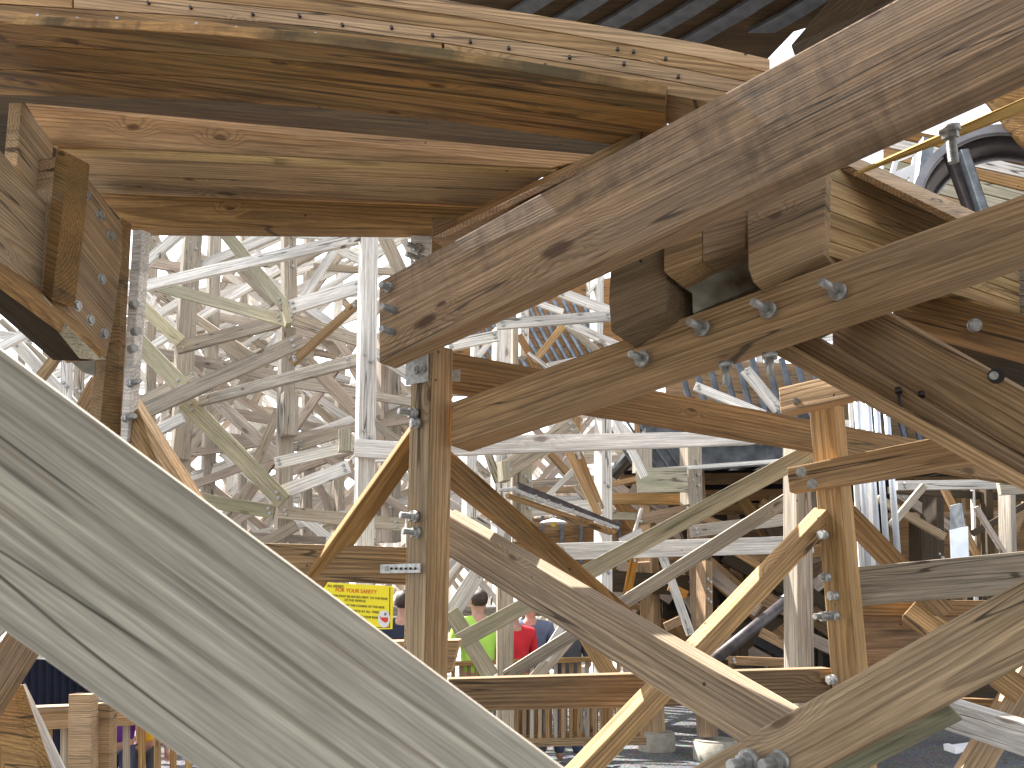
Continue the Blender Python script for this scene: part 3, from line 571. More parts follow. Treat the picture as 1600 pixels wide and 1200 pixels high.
# ---- middle opening
cA = crop(700, 640, 5.333)
m1 = thing('white_ledger_frame', 'long bleached ledger across the middle opening carried by pale posts', 'timber frame', base(950, 6.5))
quad(m1, 'ledger', (690, 682), (1240, 672), (1240, 691), (690, 712), 5.6, 6.2, .06, 'pale')
cA(m1, [('post', 1325, -100, 1330, 2300, 96, 7.2, 'pale', 28), ('post', 440, 380, 440, 1200, 60, 7.4, 'pale', 28), ('post', 660, 350, 650, 1100, 105, 7.6, 'green', 28), ('post', 205, 380, 200, 900, 95, 8.6, 'pale', 28), ('brace', 985, 300, 1260, 880, 62, 6.4, 'tan', 0), ('brace', 1080, 360, 1270, 830, 74, 6.8, 'brown', 0),
 ('brace', 850, 360, 1010, 540, 60, 7.5, 'brown', 0), ('brace', 830, 720, 1050, 500, 44, 7.3, 'pale', 0), ('brace', 330, 360, 420, 600, 66, 7.2, 'green', 0), ('brace', 480, 500, 1060, 120, 150, 7.0, 'grey', 0), ('stub', 480, 425, 495, 590, 66, 6.6, 'green', 20),
 ('ledger', 700, 615, 1290, 570, 62, 7.9, 'grey', 0), ('ledger', 700, 670, 1290, 660, 50, 8.6, 'brown', 0), ('ledger', 560, 850, 1250, 790, 90, 7.8, 'pale', 0), ('brace', 1060, 640, 1180, 760, 50, 8.2, 'grey', 0), ('brace', 1400, 60, 1640, 560, 62, 8.0, 'pale', 0), ('brace', 960, 130, 1100, 210, 50, 8.2, 'pale', 0), ('post', 1090, 60, 1085, 330, 44, 9, 'brown', 20)])
cM = crop(800, 700, 2.4)
cM(m1, [('ledger', 130, 390, 1130, 360, 60, 6.4, 'pale', 0)])
m2 = thing('long_braces', 'two long parallel weathered braces rising right through the middle opening', 'timber frame', base(980, 5.2))
beam(m2, 'brace', 716, 1003, 1275, 702, 25, 5.0, 4.3, t=.05, mat='green', yaw=0); beam(m2, 'brace', 790, 1058, 1240, 775, 19, 5.4, 4.7, t=.05, mat='grey')
beam(m2, 'brace', 704, 955, 768, 1058, 24, 5.2, mat='green', t=.05); beam(m2, 'post', 1256, 690, 1264, 1400, 30, 4.6, mat='grey', t=.1, yaw=25); beam(m2, 'post', 1236, 690, 1236, 790, 8, 4.7, mat='pale', t=.02)
beam(m2, 'brace', 700, 966, 750, 890, 24, 6.0, mat='pale', t=.05); beam(m2, 'post', 790, 905, 790, 1400, 24, 7.5, mat='grey', yaw=8, t=.08); beam(m2, 'brace', 870, 880, 810, 820, 22, 7.5, mat='green', t=.05)
beam(m2, 'brace', 905, 975, 965, 1075, 24, 6.8, mat='warm', t=.05); beam(m2, 'brace', 850, 1030, 885, 975, 16, 6.5, mat='pale', t=.05); beam(m2, 'brace', 815, 1085, 900, 985, 18, 7.2, mat='grey', t=.05)
ch = thing('steel_channel', 'long grey steel channel sloping down behind the centre brace', 'steel channel', P(870, 790, 5.4))
quad(ch, 'web', (808, 752), (970, 818), (968, 826), (812, 768), 5.4, 5.6, .03, 'darksteel'); quad(ch, 'flange', (804, 762), (968, 823), (967, 828), (806, 770), 5.36, 5.56, .01, 'zinc'); quad(ch, 'foot', (779, 764), (806, 760), (806, 767), (779, 768), 5.4, 5.36, .03, 'zinc'); quad(ch, 'underside', (794, 770), (966, 829), (960, 835), (796, 776), 5.38, 5.58, .08, 'tan')
for i in range(4): carriage(ch, 838 + i * 19, 775 + i * 7.2, 5.36, (0, -1, 0), .006)
# track with ribs (upper middle)
rk = thing('ribbed_track', 'distant curving track with orange boards and grey ribs, upper middle', 'track', P(850, 520, 9))
quad(rk, 'boarding', (715, 470), (980, 430), (980, 640), (700, 600), 10.4, 10.0, .05, 'orange')
for i in range(15):
    x = 735 + i * 14.2; bm = bmesh.new()
    pts = [P(x - 26 + 6 * u * 2.2 + (u / 6) ** 2 * 14, 470 + u * 27, 9.9 - u * .06) for u in range(6)]
    for a, b in zip(pts, pts[1:]): cyl(bm, a, b, .028, 6)
    frombm('rib', bm, 'steel', rk, frame(pts[2], pts[3] - pts[2], Vector((0, -1, 0))))
c7 = crop(700, 440, 5.333)
m3 = thing('upper_middle_trestle', 'bleached timbers with short square posts in front of the ribbed track', 'timber frame', base(800, 7.5))
c7(m3, [('ledger', 400, 352, 1400, 278, 88, 7.2, 'pale', 0), ('ledger', 0, 530, 420, 445, 92, 7.0, 'pale', 0), ('post', 465, 380, 455, 2000, 130, 7.4, 'pale', 20), ('post', 565, 300, 562, 2000, 50, 7.6, 'grey', 20), ('post', 640, 130, 640, 620, 74, 7.9, 'pale', 20), ('brace', 920, 80, 1420, 265, 84, 7.6, 'pale', 0), ('brace', 730, 170, 960, 250, 50, 8.2, 'pale', 0),
 ('brace', 990, 340, 1480, 560, 72, 7.5, 'pale', 0), ('brace', 1000, 370, 1300, 620, 60, 8.0, 'grey', 0), ('brace', 715, 665, 965, 360, 54, 7.7, 'tan', 0), ('brace', 590, 440, 760, 740, 58, 7.8, 'brown', 0), ('brace', 670, 590, 870, 740, 26, 7.4, 'pale', 0), ('post', 1270, -80, 1265, 480, 62, 9, 'pale', 20), ('post', 1190, -80, 1190, 480, 24, 10, 'grey', 20), ('brace', 1160, 100, 1300, -40, 24, 9, 'pale'), ('brace', 250, 620, 360, 480, 46, 8.2, 'pale', 0), ('post', 240, 470, 235, 700, 44, 8.6, 'pale', 20), ('ledger', 830, 700, 1080, 650, 50, 8.0, 'pale', 0)])
c6 = crop(1000, 400, 2.667)
c6(m3, [('brace', 230, 540, 520, 660, 36, 8.2, 'pale', 0), ('brace', 440, 470, 580, 640, 46, 8.4, 'pale', 0)])
rk2 = thing('ribbed_roof', 'dark boarding with pale metal ribs above the right trestle arms', 'track', P(1150, 600, 9.5))
quad(rk2, 'boarding', (1040, 560), (1520, 580), (1520, 720), (1040, 660), 10.6, 9.6, .05, 'brown')
for i in range(20):
    x = 1060 + i * 23; bm = bmesh.new(); pts = [P(x + u * 7, 560 + u * 27, 10.1 - i * .03) for u in range(6)]
    for a, b in zip(pts, pts[1:]): cyl(bm, a, b, .035, 6)
    frombm('rib', bm, 'slat', rk2, frame(pts[2], pts[3] - pts[2], Vector((0, -1, 0))))
n7 = thing('inner_bracing', 'dim brown crossing timbers in front of the dark station', 'timber frame', base(1150, 10.8))
for i in range(46):
    x, y = random.uniform(975, 1330), random.uniform(760, 1040); a = random.choice((R(-30), R(32), R(30), R(60), R(2), R(88))) + random.uniform(-.12, .12); l = random.uniform(40, 110); D = random.uniform(10.6, 12.3)
    beam(n7, 'brace', x - l * math.cos(a), y - l * math.sin(a), x + l * math.cos(a), y + l * math.sin(a), .15 / D * FPX, D, D + random.uniform(-.4, .4), t=.05, mat=random.choice(('brown', 'amber', 'dark', 'dull')), yaw=random.uniform(-25, 25))
# station building with dark roof and board walls
sb = thing('boarded_station', 'dark boarded station wall with corrugated roof behind the middle opening', 'building', base(1130, 12.5))
quad(sb, 'wall', (975, 735), (1420, 735), (1420, 1100), (975, 1100), 13.2, 13.2, .12, 'black')  # black colour stands in for the dim interior under the roof
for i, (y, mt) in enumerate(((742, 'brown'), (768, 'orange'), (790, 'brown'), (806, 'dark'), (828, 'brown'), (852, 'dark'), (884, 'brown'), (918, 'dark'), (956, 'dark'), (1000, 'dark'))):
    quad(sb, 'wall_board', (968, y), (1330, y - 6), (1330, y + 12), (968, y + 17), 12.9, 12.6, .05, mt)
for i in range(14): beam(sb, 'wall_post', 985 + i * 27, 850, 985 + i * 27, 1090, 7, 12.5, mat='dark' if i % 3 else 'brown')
rf = [Vector((1.5, 9.8, 3.48)), Vector((8.5, 9.8, 3.48)), Vector((8.5, 14.5, 3.6)), Vector((1.5, 14.5, 3.6))]
solid('roof', rf, [p + Vector((0, 0, .06)) for p in rf], 'roof', sb, frame(Vector((5, 12, 3.5)), Vector((1, 0, 0)), Vector((0, 0, -1))), 0)
for i in range(20):
    x = 1.6 + i * .36; q = [Vector((x, 9.85, 3.40)), Vector((x + .05, 9.85, 3.40)), Vector((x + .05, 14.4, 3.52)), Vector((x, 14.4, 3.52))]
    solid('rafter', q, [p + Vector((0, 0, .085)) for p in q], 'dark', sb, frame(q[0], Vector((0, 1, 0)), Vector((0, 0, -1))), 0)
# corrugated roof, sheet with ridges
def corrugated(parent, a, b, c, d, n, amp, mat, name='corrugated_roof'):
    bm = bmesh.new(); rows = []
    nrm = (b - a).cross(d - a).normalized()
    for j in range(2):
        p, q = (a, b) if j == 0 else (d, c)
        rows.append([bm.verts.new(p.lerp(q, i / n) + nrm * amp * math.sin(i * math.pi / 2)) for i in range(n + 1)])
    for i in range(n): bm.faces.new((rows[0][i], rows[0][i + 1], rows[1][i + 1], rows[1][i]))
    bmesh.ops.solidify(bm, geom=bm.faces[:], thickness=.004)
    return frombm(name, bm, mat, parent, frame((a + c) / 2, b - a, nrm))
quad(sb, 'roof_sheet', (1000, 640), (1300, 640), (1300, 720), (1000, 742), 10.4, 10.0, .03, 'roof')
for i in range(26): beam(sb, 'roof_rib', 1000 + i * 17, 742 - i * 1.2, 940 + i * 17, 650, 3.5, 10.3, mat='slat' if i % 2 else 'roof', t=.02)
quad(sb, 'fascia', (1026, 731), (1232, 716), (1232, 722), (1026, 737), 9.55, 9.2, .04, 'pale')
c8 = crop(960, 640, 5.333)
m4 = thing('footed_trestle', 'pair of posts on round concrete footings in front of the dark station', 'timber frame', base(1050, 10.3))
def ground_D(px, py):
    r = ray(px, py); k = -CAMZ / r.z; return (r.y * k) / CP
D5, D6 = ground_D(1020, 1172), ground_D(1109, 1186)
for px, D, wd in ((1018, D5, 29), (1098, D6, 30)):
    turned_post(m4, px, 1000, 640 if px < 1050 else 690, 1150, D, wd / FPX * D * .75, wd / FPX * D * .75, -38, 'tan' if px < 1050 else 'brown')
for px, D, r in ((1020, D5, .21), (1109, D6, .24)):
    p = P(px, 1000, D); bm = bmesh.new(); cyl(bm, Vector((p.x, p.y, -.2)), Vector((p.x, p.y, .20)), r, 32); bmesh.ops.bevel(bm, geom=[e for e in bm.edges if abs(e.verts[0].co.z - .2) < .01 and abs(e.verts[1].co.z - .2) < .01], offset=.015, segments=2, affect='EDGES')
    frombm('footing', bm, 'concrete', m4, Matrix.Translation(Vector((p.x, p.y, 0))))
c8(m4, [('ledger', 190, 590, 610, 580, 200, 9.4, 'green', 0), ('post', 670, 250, 680, 850, 130, 9.6, 'grey', 22), ('ledger', 190, 920, 640, 830, 90, 9.2, 'brown', 0), ('ledger', 630, 1015, 1540, 900, 95, 8.6, 'grey', 0), ('post', 265, 300, 265, 520, 110, 9.6, 'grey', 22), ('ledger', -100, 740, 620, 745, 90, 9.9, 'tan', 0), ('ledger', -100, 880, 200, 890, 60, 9.9, 'green', 0), ('brace', 600, 850, 900, 960, 60, 9.8, 'brown', 0), ('brace', -20, 620, 180, 575, 40, 8.8, 'tan', 0), ('brace', 150, 1080, 230, 820, 22, 8.4, 'pale', 0), ('brace', 50, 1095, 230, 1010, 50, 8.0, 'pale', 0)])
c9 = crop(980, 840, 5)
c9(m4, [('brace', 270, 120, 500, 760, 60, 8.8, 'pale', 0), ('post', 640, 180, 640, 700, 60, 9.4, 'brown', 22), ('brace', 0, 460, 60, 150, 60, 9, 'orange', 0), ('brace', 300, 700, 470, 620, 60, 9.8, 'brown'), ('brace', 330, 380, 470, 450, 60, 10, 'orange'),
 ('brace', 600, 200, 1400, 900, 150, 11, 'brown', 0), ('brace', 960, 420, 1420, 640, 110, 10.6, 'brown', 0), ('brace', 1050, 740, 1420, 940, 70, 10, 'brown', 0), ('brace', 1000, 800, 1300, 960, 50, 10.2, 'black', 0), ('ledger', 800, 960, 1420, 985, 60, 9.6, 'brown', 0), ('brace', 1200, 330, 1420, 460, 90, 10.4, 'dark', 0), ('brace', 860, 120, 1100, 260, 50, 10.4, 'brown', 0), ('brace', 500, 120, 1000, 420, 70, 11.2, 'brown', 0)])
dp = thing('dark_pipe', 'dark steel pipe slanting up behind the sunlit brace', 'pipe', P(1170, 985, 7))
pipe(dp, 'tube', 1105, 1040, 6.8, 1240, 930, 7.4, .042, 'darksteel'); pipe(dp, 'collar', 1226, 941, 7.33, 1232, 936, 7.36, .05, 'steel')
wl = thing('panelled_wall', 'grey boarded wall with dark vertical battens behind the hanging lamp', 'wall', base(880, 12))
quad(wl, 'boarding', (800, 812), (1000, 800), (1000, 880), (800, 890), 12, 12, .06, 'brown')
quad(wl, 'boarding', (800, 860), (1000, 860), (1000, 930), (800, 930), 12.2, 12.2, .06, 'brown')
for x in (848, 878, 908, 938, 968): beam(wl, 'batten', x, 806, x, 880, 5, 11.9, mat='slat')
# pendant lamps
def lamp(px, py, D, Rr, label):
    t = thing('pendant_lamp', label, 'lamp', P(px, py, D), 'pendant lamps'); p = P(px, py, D); bm = bmesh.new()
    prof = [(.02, .16), (.05, .155), (.07, .12), (.32, .09), (.8, .03), (1, -.02), (1.0, -.03), (.95, -.02), (.3, .06), (0.02, .07)]
    rings = [[bm.verts.new(p + Vector((math.cos(a * math.pi / 16) * r * Rr, math.sin(a * math.pi / 16) * r * Rr, h * Rr * 2.4))) for a in range(32)] for r, h in prof]
    for a, b in zip(rings, rings[1:]):
        for i in range(32): f = bm.faces.new((a[i], a[(i + 1) % 32], b[(i + 1) % 32], b[i])); f.smooth = True
    frombm('shade', bm, 'white', t, Matrix.Translation(p))
    bm = bmesh.new(); bmesh.ops.create_uvsphere(bm, u_segments=16, v_segments=10, radius=Rr * .22, matrix=Matrix.Translation(p + Vector((0, 0, -.02 * Rr))) @ Matrix.Scale(1.4, 4, (0, 0, 1))); frombm('bulb', bm, 'bulb', t, Matrix.Translation(p))
    bm = bmesh.new(); cyl(bm, p + Vector((0, 0, Rr * .36)), p + Vector((0, 0, Rr * 1.6)), .012, 8); frombm('stem', bm, 'steel', t, Matrix.Translation(p))
lamp(865, 816, 9.0, .135, 'white pendant lamp with yellow bulb under the steel channel')
lamp(768, 948, 11.0, .07, 'small white lamp behind the head of the person in lime')
# ---- right opening
pp = thing('pipe_bank', 'bank of four bright upright steel pipes right of the tan post', 'pipes', base(1375, 6.3))
for a, b in ((1336, 1360), (1353, 1377), (1366, 1391), (1381, 1408)): pipe(pp, 'tube', a, 590, 6.3, b, 930, 6.3, .021, 'pipe')
for a, b in ((1344, 1368), (1330, 1352)): beam(pp, 'backing_board', a, 590, b, 930, 12, 6.6, mat='pale', t=.02)
r1 = thing('far_right_trestle', 'grey trestle and braces seen between the right arms and the grey-green ledger', 'timber frame', base(1480, 7))
cR = crop(1320, 620, 5.714)
cR(r1, [('ledger', 470, 790, 1640, 775, 80, 6.9, 'pale', 0), ('brace', 300, 900, 900, 1250, 66, 6.6, 'drift', 0), ('brace', 420, 1150, 720, 790, 56, 6.5, 'grey', 0), ('ledger', 1390, 820, 1700, 800, 110, 6.3, 'grey', 0), ('ledger', -100, 240, 110, 240, 70, 7, 'pale'),
 ('post', 1290, 780, 1330, 2200, 60, 8.5, 'dark', 0), ('brace', 880, 780, 1230, 1500, 54, 8.2, 'brown', 0), ('post', 850, 780, 860, 2200, 90, 9, 'dark', 25), ('post', 1500, 780, 1530, 2200, 66, 8, 'grey', 25), ('ledger', 400, 830, 1700, 905, 60, 8.6, 'dark', 0), ('brace', 1740, 900, 1150, 1220, 50, 8.4, 'dark'), ('brace', 480, 860, 1100, 1260, 80, 9.4, 'dull'), ('brace', 1150, 780, 1190, 2000, 20, 8.6, 'pale'),
 ('brace', 1180, 980, 1560, 1600, 40, 7.8, 'dull'), ('post', 700, 780, 710, 2200, 50, 10, 'dark', 25), ('post', 1060, 780, 1080, 2200, 50, 10.5, 'brown', 25), ('brace', 1700, 780, 1400, 1500, 50, 9.5, 'brown'), ('ledger', 400, 1060, 1700, 1040, 50, 10, 'brown')])
quad(r1, 'back_board', (1390, 745), (1700, 745), (1700, 900), (1390, 900), 12, 11.4, .06, 'amber')
quad(r1, 'back_board', (1380, 900), (1700, 900), (1700, 1100), (1380, 1100), 12.1, 11.5, .06, 'dark')
gb = thing('grey_guard', 'pale grey angular metal guard in the right opening', 'metal guard', P(1500, 830, 7.5))
quad(gb, 'panel', (1484, 790), (1500, 786), (1514, 880), (1486, 880), 7.6, 7.5, .03, 'steel', label='upright plate'); quad(gb, 'panel', (1486, 828), (1513, 822), (1514, 872), (1488, 874), 7.4, 7.4, .03, 'pipe')
wb = thing('white_tray', 'small pale blue-white tray lying on the gravel at lower right', 'tray', P(1517, 1172, 8.8))
quad(wb, 'body', (1494, 1170), (1537, 1164), (1539, 1172), (1497, 1176), 8.8, 8.8, .2, 'white'); quad(wb, 'rim', (1492, 1168), (1500, 1167), (1501, 1177), (1493, 1178), 8.75, 8.75, .22, 'white')
# ---- picket fences / railings
def fence(name, label, x1, y1, x2, y2, D1, D2, n, top_px, bot_px, mat, group=None, post_every=0):
    t = thing(name, label, 'railing', base((x1 + x2) / 2, (D1 + D2) / 2), group)
    quad(t, 'top_rail', (x1, y1), (x2, y2), (x2, y2 + top_px * D1 / D2), (x1, y1 + top_px), D1, D2, .09, mat)
    quad(t, 'bottom_rail', (x1, y1 + bot_px), (x2, y2 + bot_px * D1 / D2), (x2, y2 + (bot_px + 12) * D1 / D2), (x1, y1 + bot_px + 12), D1, D2, .04, mat)
    for i in range(n):
        f = (i + .5) / n; k = 1 / (1 / D1 + (1 / D2 - 1 / D1) * f); x = x1 + (x2 - x1) * f; y = y1 + (y2 - y1) * f
        s_ = D1 / k; beam(t, 'picket', x, y + top_px * s_ * .6, x, y + (bot_px + 6) * s_, 38 / k * 1.3, k + .06, mat=random.choice((mat, 'brown', 'grey')), t=.03)
    return t
fence('queue_railing', 'brown picket railing of the queue platform below the seated people', 640, 1036, 1010, 1024, 9.0, 8.6, 30, 7, 122, 'warm')
fence('picket_fence', 'dark weathered picket fence behind the low amber ledger', 760, 1070, 1000, 1058, 9.4, 9.2, 30, 8, 82, 'brown')
rl = fence('queue_railing', 'tan railing with thin pickets in the lower left corner', -60, 1116, 330, 1100, 5.8, 6.2, 16, 30, 230, 'tan')
quad(rl, 'cap_rail', (-60, 1110), (330, 1094), (330, 1100), (-60, 1118), 5.75, 6.15, .14, 'tan')
quad(rl, 'post', (107, 1085), (142, 1085), (142, 1330), (104, 1330), 5.6, 5.6, .1, 'tan'); quad(rl, 'post', (152, 1100), (172, 1100), (170, 1330), (148, 1330), 5.7, 5.7, .1, 'tan')
lb = thing('sunlit_brace', 'brown brace with a brilliant white sunlit side in the bottom left corner', 'timber', base(60, 4.2))
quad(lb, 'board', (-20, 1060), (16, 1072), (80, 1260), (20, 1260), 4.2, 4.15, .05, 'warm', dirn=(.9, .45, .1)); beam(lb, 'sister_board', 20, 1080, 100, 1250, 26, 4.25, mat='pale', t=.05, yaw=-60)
beam(lb, 'cross_brace', -60, 1150, 40, 990, 52, 4.0, mat='brown')
tp = thing('dark_banner', 'dark slate cloth hanging behind the railing in the bottom left corner', 'cloth', base(75, 7)); corrugated(tp, P(30, 1030, 7), P(150, 1030, 7.1), P(150, 1330, 7.1), P(30, 1330, 7), 40, .015, 'navy', 'cloth')
# ---- sign
sg_ = thing('safety_sign', 'bright yellow safety sign with red and black lettering and a white oval emblem', 'sign', P(555, 945, 5.2))
fs = [P(440, 906, 5.4), P(614, 916, 5.2), P(612, 983, 5.2), P(436, 985, 5.4)]
ax_ = (fs[1] - fs[0]).normalized(); pn = ax_.cross(Vector((0, 0, 1))).normalized(); pn = pn if pn.y > 0 else -pn
Wsg = frame(P(530, 948, 5.29), ax_, -pn)
sd = solid('panel', fs, [p + pn * .012 for p in fs], 'yel', sg_, Wsg, .001)
def text(s_, px, py, size, mat, al='CENTER'):
    cu = bpy.data.curves.new('lettering', 'FONT'); cu.body = s_; cu.size = size; cu.align_x = al; cu.align_y = 'CENTER'; cu.extrude = .0006; cu.offset = 0
    tmp = bpy.data.objects.new('lettering', cu); C.objects.link(tmp); dg = bpy.context.evaluated_depsgraph_get()
    me = bpy.data.meshes.new_from_object(tmp.evaluated_get(dg)); bpy.data.objects.remove(tmp)
    c0 = Vector((0, 0, CAMZ)); r = ray(px, py); k = pn.dot(fs[0] - pn * .0015 - c0) / pn.dot(r); p = c0 + r * k
    W = frame(p, ax_, -pn)
    # text x runs along ax_, y up
    X = ax_; Z = -pn; Y = Z.cross(X); W = Matrix(((X.x, Y.x, Z.x, p.x), (X.y, Y.y, Z.y, p.y), (X.z, Y.z, Z.z, p.z), (0, 0, 0, 1)))
    link('lettering', me, mat, sd, W)
for s_, x, y, z, c in (('ALL RIDERS', 524, 916, .020, 'ink'), ('FOR YOUR SAFETY', 556, 923.5, .030, 'red'), ('LARGER PERSON MUST BE SEATED FIRST, TO THE REAR', 550, 932.5, .0175, 'ink'), ('OF THE VEHICLE.', 555, 938.5, .0175, 'ink'), ('REMAIN SEATED DURING THE COURSE OF THE RIDE.', 548, 946, .0175, 'ink'), ('KEEP ARMS INSIDE THE VEHICLE AT ALL TIMES.', 546, 954, .0175, 'ink'), ('PLEASE SECURE LOOSE ITEMS DURING YOUR RIDE', 540, 962, .0175, 'ink'), ('THANK YOU', 560, 969.5, .0175, 'ink')): text(s_, x, y, z, c)
def on_sign(px, py, lift):
    c0 = Vector((0, 0, CAMZ)); r = ray(px, py); return c0 + r * (pn.dot(fs[0] - pn * lift - c0) / pn.dot(r))
def decal(name, pts, mat, lift, parent):
    f = [on_sign(x, y, lift) for x, y in pts]; return solid(name, f, [p + pn * .0015 for p in f], mat, parent, frame(f[0], ax_, -pn), 0)
em = decal('emblem', [(600 + 9.5 * math.cos(a * math.pi / 12), 967 + 13.5 * math.sin(a * math.pi / 12)) for a in range(24)], 'white', .003, sd)
decal('emblem_mark', [(593, 961), (595, 965), (606, 964.5), (606, 971), (602, 973), (597, 970), (594, 966)], 'red', .005, em)
decal('emblem_mark', [(600, 958), (603, 957), (604, 961), (600, 962)], 'steel', .005, em)
for q in (((444, 981.5), (608, 979.8), (608, 980.8), (444, 982.6)), ((608.5, 918), (609.5, 918), (609, 981), (608, 981))): decal('border_line', q, 'ink', .002, sd)
# ---- people
def person(label, px, D, height, yaw, hair, shirt, trousers, arm='down', cap=None, lean=0, grp=None, hairlen=.0):
    g = P(px, 1000, D); g = Vector((g.x, g.y, .0)); H = height / 1.75
    Rz = Matrix.Translation(g) @ Matrix.Rotation(R(yaw), 4, 'Z') @ Matrix.Scale(H, 4)
    def skin(name, vs, es, rad, mat, parent, sub=2):
        me = bpy.data.meshes.new(name); me.from_pydata([Vector(v) for v in vs], es, []); o = link(name, me, mat, parent, Rz)
        md = o.modifiers.new('Skin', 'SKIN'); md.use_smooth_shade = True
        for i, r in enumerate(rad):
            sv = me.skin_vertices[0].data[i]; sv.radius = r if hasattr(r, '__len__') else (r, r); sv.use_root = i == 0
        s = o.modifiers.new('Subdivision', 'SUBSURF'); s.levels = s.render_levels = sub; return o
    V = [(0, 0, .93), (0, 0, 1.08), (0, -.01, 1.25), (0, 0, 1.42), (0, .0, 1.50), (0, -.015, 1.56), (0, -.025, 1.64), (0, -.01, 1.70)]
    Rr = [(.15, .11), (.14, .10), (.16, .11), (.13, .08), (.055, .055), (.068, .078), (.078, .092), (.05, .06)]
    Eg = [(i, i + 1) for i in range(7)]
    for sx in (-1, 1):
        b = len(V)
        if arm == 'rest': pts = [(.19 * sx, 0, 1.39), (.25 * sx, -.06, 1.12), (.20 * sx, -.30, 1.06), (.17 * sx, -.38, 1.06)]
        else: pts = [(.19 * sx, 0, 1.39), (.25 * sx, .02, 1.11), (.25 * sx, -.07, .87), (.25 * sx, -.10, .78)]
        V += pts; Rr += [.055, .045, .032, .028]; Eg += [(3, b), (b, b + 1), (b + 1, b + 2), (b + 2, b + 3)]
        # hand: thumb and four fingers
        h = Vector(pts[-1]); d = (h - Vector(pts[-2])).normalized(); sd_ = Vector((1, 0, 0)) if abs(d.x) < .7 else Vector((0, 1, 0))
        for k in range(5):
            b2 = len(V); o1 = h + d * (.03 if k < 4 else -.02) + sd_ * (k - 1.5) * .02 * (1 if k < 4 else -1.6 / 2.5)
            ln = (.07, .08, .075, .06, .05)[k]; V += [tuple(o1), tuple(o1 + d * ln + Vector((0, 0, -.012)))]; Rr += [.0105, .008]; Eg += [(b + 3, b2), (b2, b2 + 1)]
        b = len(V); V += [(.09 * sx, 0, .86), (.11 * sx, -.01, .48), (.11 * sx, .02, .09), (.12 * sx, -.14, .04)]; Rr += [.095, .062, .045, (.045, .035)]; Eg += [(0, b), (b, b + 1), (b + 1, b + 2), (b + 2, b + 3)]
    body = skin('person', V, Eg, Rr, 'skin', None); body['label'] = label; body['category'] = 'person'
    if grp: body['group'] = grp
    # shirt, trousers
    V = [(0, 0, .90), (0, 0, 1.08), (0, -.01, 1.25), (0, 0, 1.42), (0, 0, 1.51)]; Rr = [(.185, .14), (.175, .13), (.19, .14), (.16, .105), (.08, .075)]; Eg = [(0, 1), (1, 2), (2, 3), (3, 4)]
    for sx in (-1, 1):
        b = len(V); pts = [(.20 * sx, 0, 1.41), (.26 * sx, -.04, 1.16)] if arm == 'rest' else [(.20 * sx, 0, 1.41), (.26 * sx, .01, 1.15)]
        V += pts; Rr += [.078, .068]; Eg += [(3, b), (b, b + 1)]
    skin('shirt', V, Eg, Rr, shirt, body)
    V = [(0, 0, .96)]; Rr = [(.165, .125)]; Eg = []
    for sx in (-1, 1):
        b = len(V); V += [(.09 * sx, 0, .84), (.11 * sx, -.01, .48), (.11 * sx, .02, .10)]; Rr += [.105, .08, .07]; Eg += [(0, b), (b, b + 1), (b + 1, b + 2)]
    skin('trousers', V, Eg, Rr, trousers, body)
    def blob(name, items, mat, parent=None):
        bm = bmesh.new()
        for c, r in items:
            bmesh.ops.create_uvsphere(bm, u_segments=20, v_segments=14, radius=1, matrix=Matrix.Translation(c) @ Matrix.Diagonal((*r, 1)))
        for f in bm.faces: f.smooth = True
        bm.transform(Rz); return frombm(name, bm, mat, parent or body, Rz)
    hb = bmesh.new(); bmesh.ops.create_uvsphere(hb, u_segments=26, v_segments=18, radius=1)
    for v in hb.verts:
        c = v.co.copy(); fr = max(0, -c.y)
        v.co = Vector((c.x * .088, c.y * .106 + (.012 if c.y > 0 else .004), max(c.z, -.75 - hairlen if c.y > .0 else (.32 if c.y < -.35 else -.1)) * .092 * (1 + random.uniform(-.07, .07)))) + Vector((0, -.008, 1.655))
    for f in hb.faces: f.smooth = True
    hb.transform(Rz); frombm('hair', hb, hair, body, Rz)
    blob('ear', [((-.083, 0, 1.63), (.014, .022, .032))], 'skin'); blob('ear', [((.083, 0, 1.63), (.014, .022, .032))], 'skin')
    blob('nose', [((0, -.118, 1.625), (.014, .024, .024))], 'skin')
    for sx in (-1, 1): blob('eye', [((.030 * sx, -.098, 1.652), (.012, .008, .008))], 'ink')
    blob('mouth', [((0, -.103, 1.587), (.024, .008, .005))], 'redc')
    if cap:
        blob('cap', [((0, 0, 1.70), (.092, .108, .062)), ((0, -.11, 1.69), (.07, .07, .010))], cap)
    return body
person('person in lime green T-shirt with short dark hair, head turned left', 747, 9.1, 1.76, -150, 'hair', 'lime', 'denim', 'rest')
person('person in red shirt with ginger hair leaning on the railing', 803, 9.9, 1.64, -155, 'ginger', 'redc', 'denim', 'rest')
person('person in slate blue T-shirt with short dark hair seen from behind', 829, 10.2, 1.70, 175, 'hair', 'slate', 'char', 'rest')
person('person in charcoal top at the railing, half hidden by a pale brace', 886, 10.2, 1.56, 170, 'hair', 'char', 'denim', 'rest')
person('person in black T-shirt beside the yellow sign, seen from behind', 630, 8.8, 1.74, 178, 'hair', 'navy', 'denim')
person('person in royal blue behind the railing at the left edge', -2, 7.4, 1.05, 160, 'hair', 'blue', 'denim')
person('person in purple top behind the thin pickets in the bottom left corner', 205, 7.6, 1.05, 170, 'hair', 'purple', 'denim')
person('person in golden yellow top next to the purple one, bottom left', 245, 7.8, 1.0, 175, 'hair', 'gold', 'char')

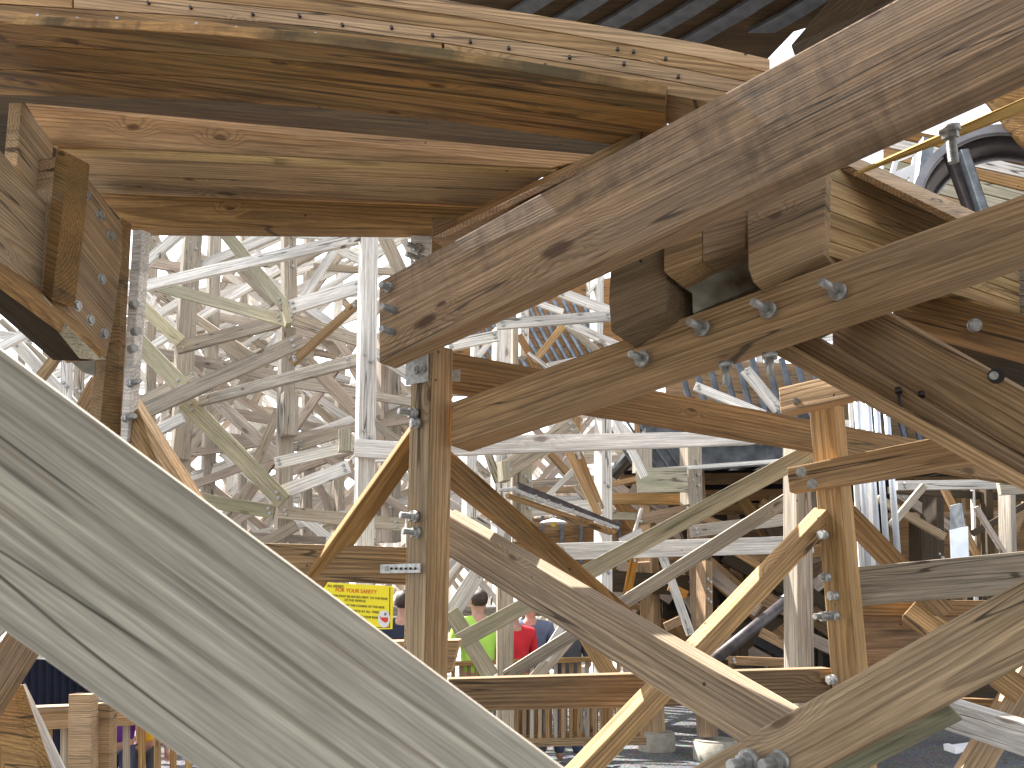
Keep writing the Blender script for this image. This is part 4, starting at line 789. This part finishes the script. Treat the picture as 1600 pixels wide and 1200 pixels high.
# ---- bolts on the nearer background timbers
for o, nm, x1, y1, x2, y2, wd, D1, D2, yaw in bl:
    if D1 > 9.7 or wd < 12 or math.hypot(x2 - x1, y2 - y1) < 4.5 * wd: continue
    n = Vector((math.sin(R(yaw)), -math.cos(R(yaw)), 0))
    ends = (.06, .94) if nm in ('ledger', 'brace') else (.3, .45, .6) if nm == 'post' else (.2, .8)
    for f in ends:
        x, y = x1 + (x2 - x1) * f, y1 + (y2 - y1) * f; d = D1 + (D2 - D1) * f
        if not (-20 < x < 1620 and 200 < y < 1220): continue
        for q in (-.18, .18): bolt(o, x + q * wd * (1 if nm in ('post', 'splice') else .3), y + q * wd, d - .004, n, .02, .007, .015)
# ---- far trestle rows: same bent copied with all its parts
def make_bent(W=3.2, H=7.5):
    t = thing('far_bent', 'far sun-washed bent of crossed timbers, one of several rows behind the trestles', 'timber frame', (0, 0, 0), 'far trestle bents')
    def tim(name, a, b, h, th, mat):
        h = h * .8; a, b = Vector(a), Vector(b); ax = (b - a).normalized(); n = Vector((0, -1, 0)); u = n.cross(ax)
        f = [a + u * h / 2, b + u * h / 2, b - u * h / 2, a - u * h / 2]; solid(name, f, [p - n * th for p in f], mat, t, frame((a + b) / 2, ax, n), 0)
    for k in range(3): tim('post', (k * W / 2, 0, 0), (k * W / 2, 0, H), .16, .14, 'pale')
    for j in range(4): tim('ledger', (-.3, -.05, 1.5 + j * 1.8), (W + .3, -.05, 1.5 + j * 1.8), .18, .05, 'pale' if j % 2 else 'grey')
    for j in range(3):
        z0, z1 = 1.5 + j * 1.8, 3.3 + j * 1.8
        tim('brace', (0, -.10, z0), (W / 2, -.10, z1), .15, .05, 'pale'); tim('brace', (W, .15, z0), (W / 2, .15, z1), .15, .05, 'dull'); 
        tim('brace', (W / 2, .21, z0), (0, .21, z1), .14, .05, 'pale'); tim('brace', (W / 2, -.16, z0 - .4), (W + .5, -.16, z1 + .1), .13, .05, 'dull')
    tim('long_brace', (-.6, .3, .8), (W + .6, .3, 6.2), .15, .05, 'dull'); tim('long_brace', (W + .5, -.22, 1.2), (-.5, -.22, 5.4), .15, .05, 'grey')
    return t
def copy_thing(r):
    c = r.copy(); C.objects.link(c)
    for ch in list(r.children):
        d = ch.copy(); C.objects.link(d); d.parent = c; d.matrix_basis = ch.matrix_basis
    return c
proto = make_bent(); first = True
random.seed(11)
for row, (Y, xs_) in enumerate(((14.5, (-7.5, -4.6, -1.4)), (17.5, (-9, -5.6, -2.1, 1.6)), (21.5, (-11, -7, -3.4, .6, 4.6)), (26, (-13, -8.5, -4.6, -.4, 4, 8)), (17, (5.2, 9.4)), (32, (-16, -10, -5, .5, 6, 12)))):
    for q, x in enumerate(xs_):
        o = proto if first else copy_thing(proto); first = False
        o['label'] = 'far sun-washed trestle bent, %s from the left in the %s row' % (('first', 'second', 'third', 'fourth', 'fifth', 'sixth')[q], ('nearest', 'second', 'third', 'fourth', 'short right-hand', 'farthest')[row])
        o.location = (x + random.uniform(-.4, .4), Y + random.uniform(-.6, .6), random.uniform(-.8, .5) if Y > 15 else 0); o.rotation_euler.z = R(random.uniform(-32, 32))
# haze-free bright sky needs no backdrop
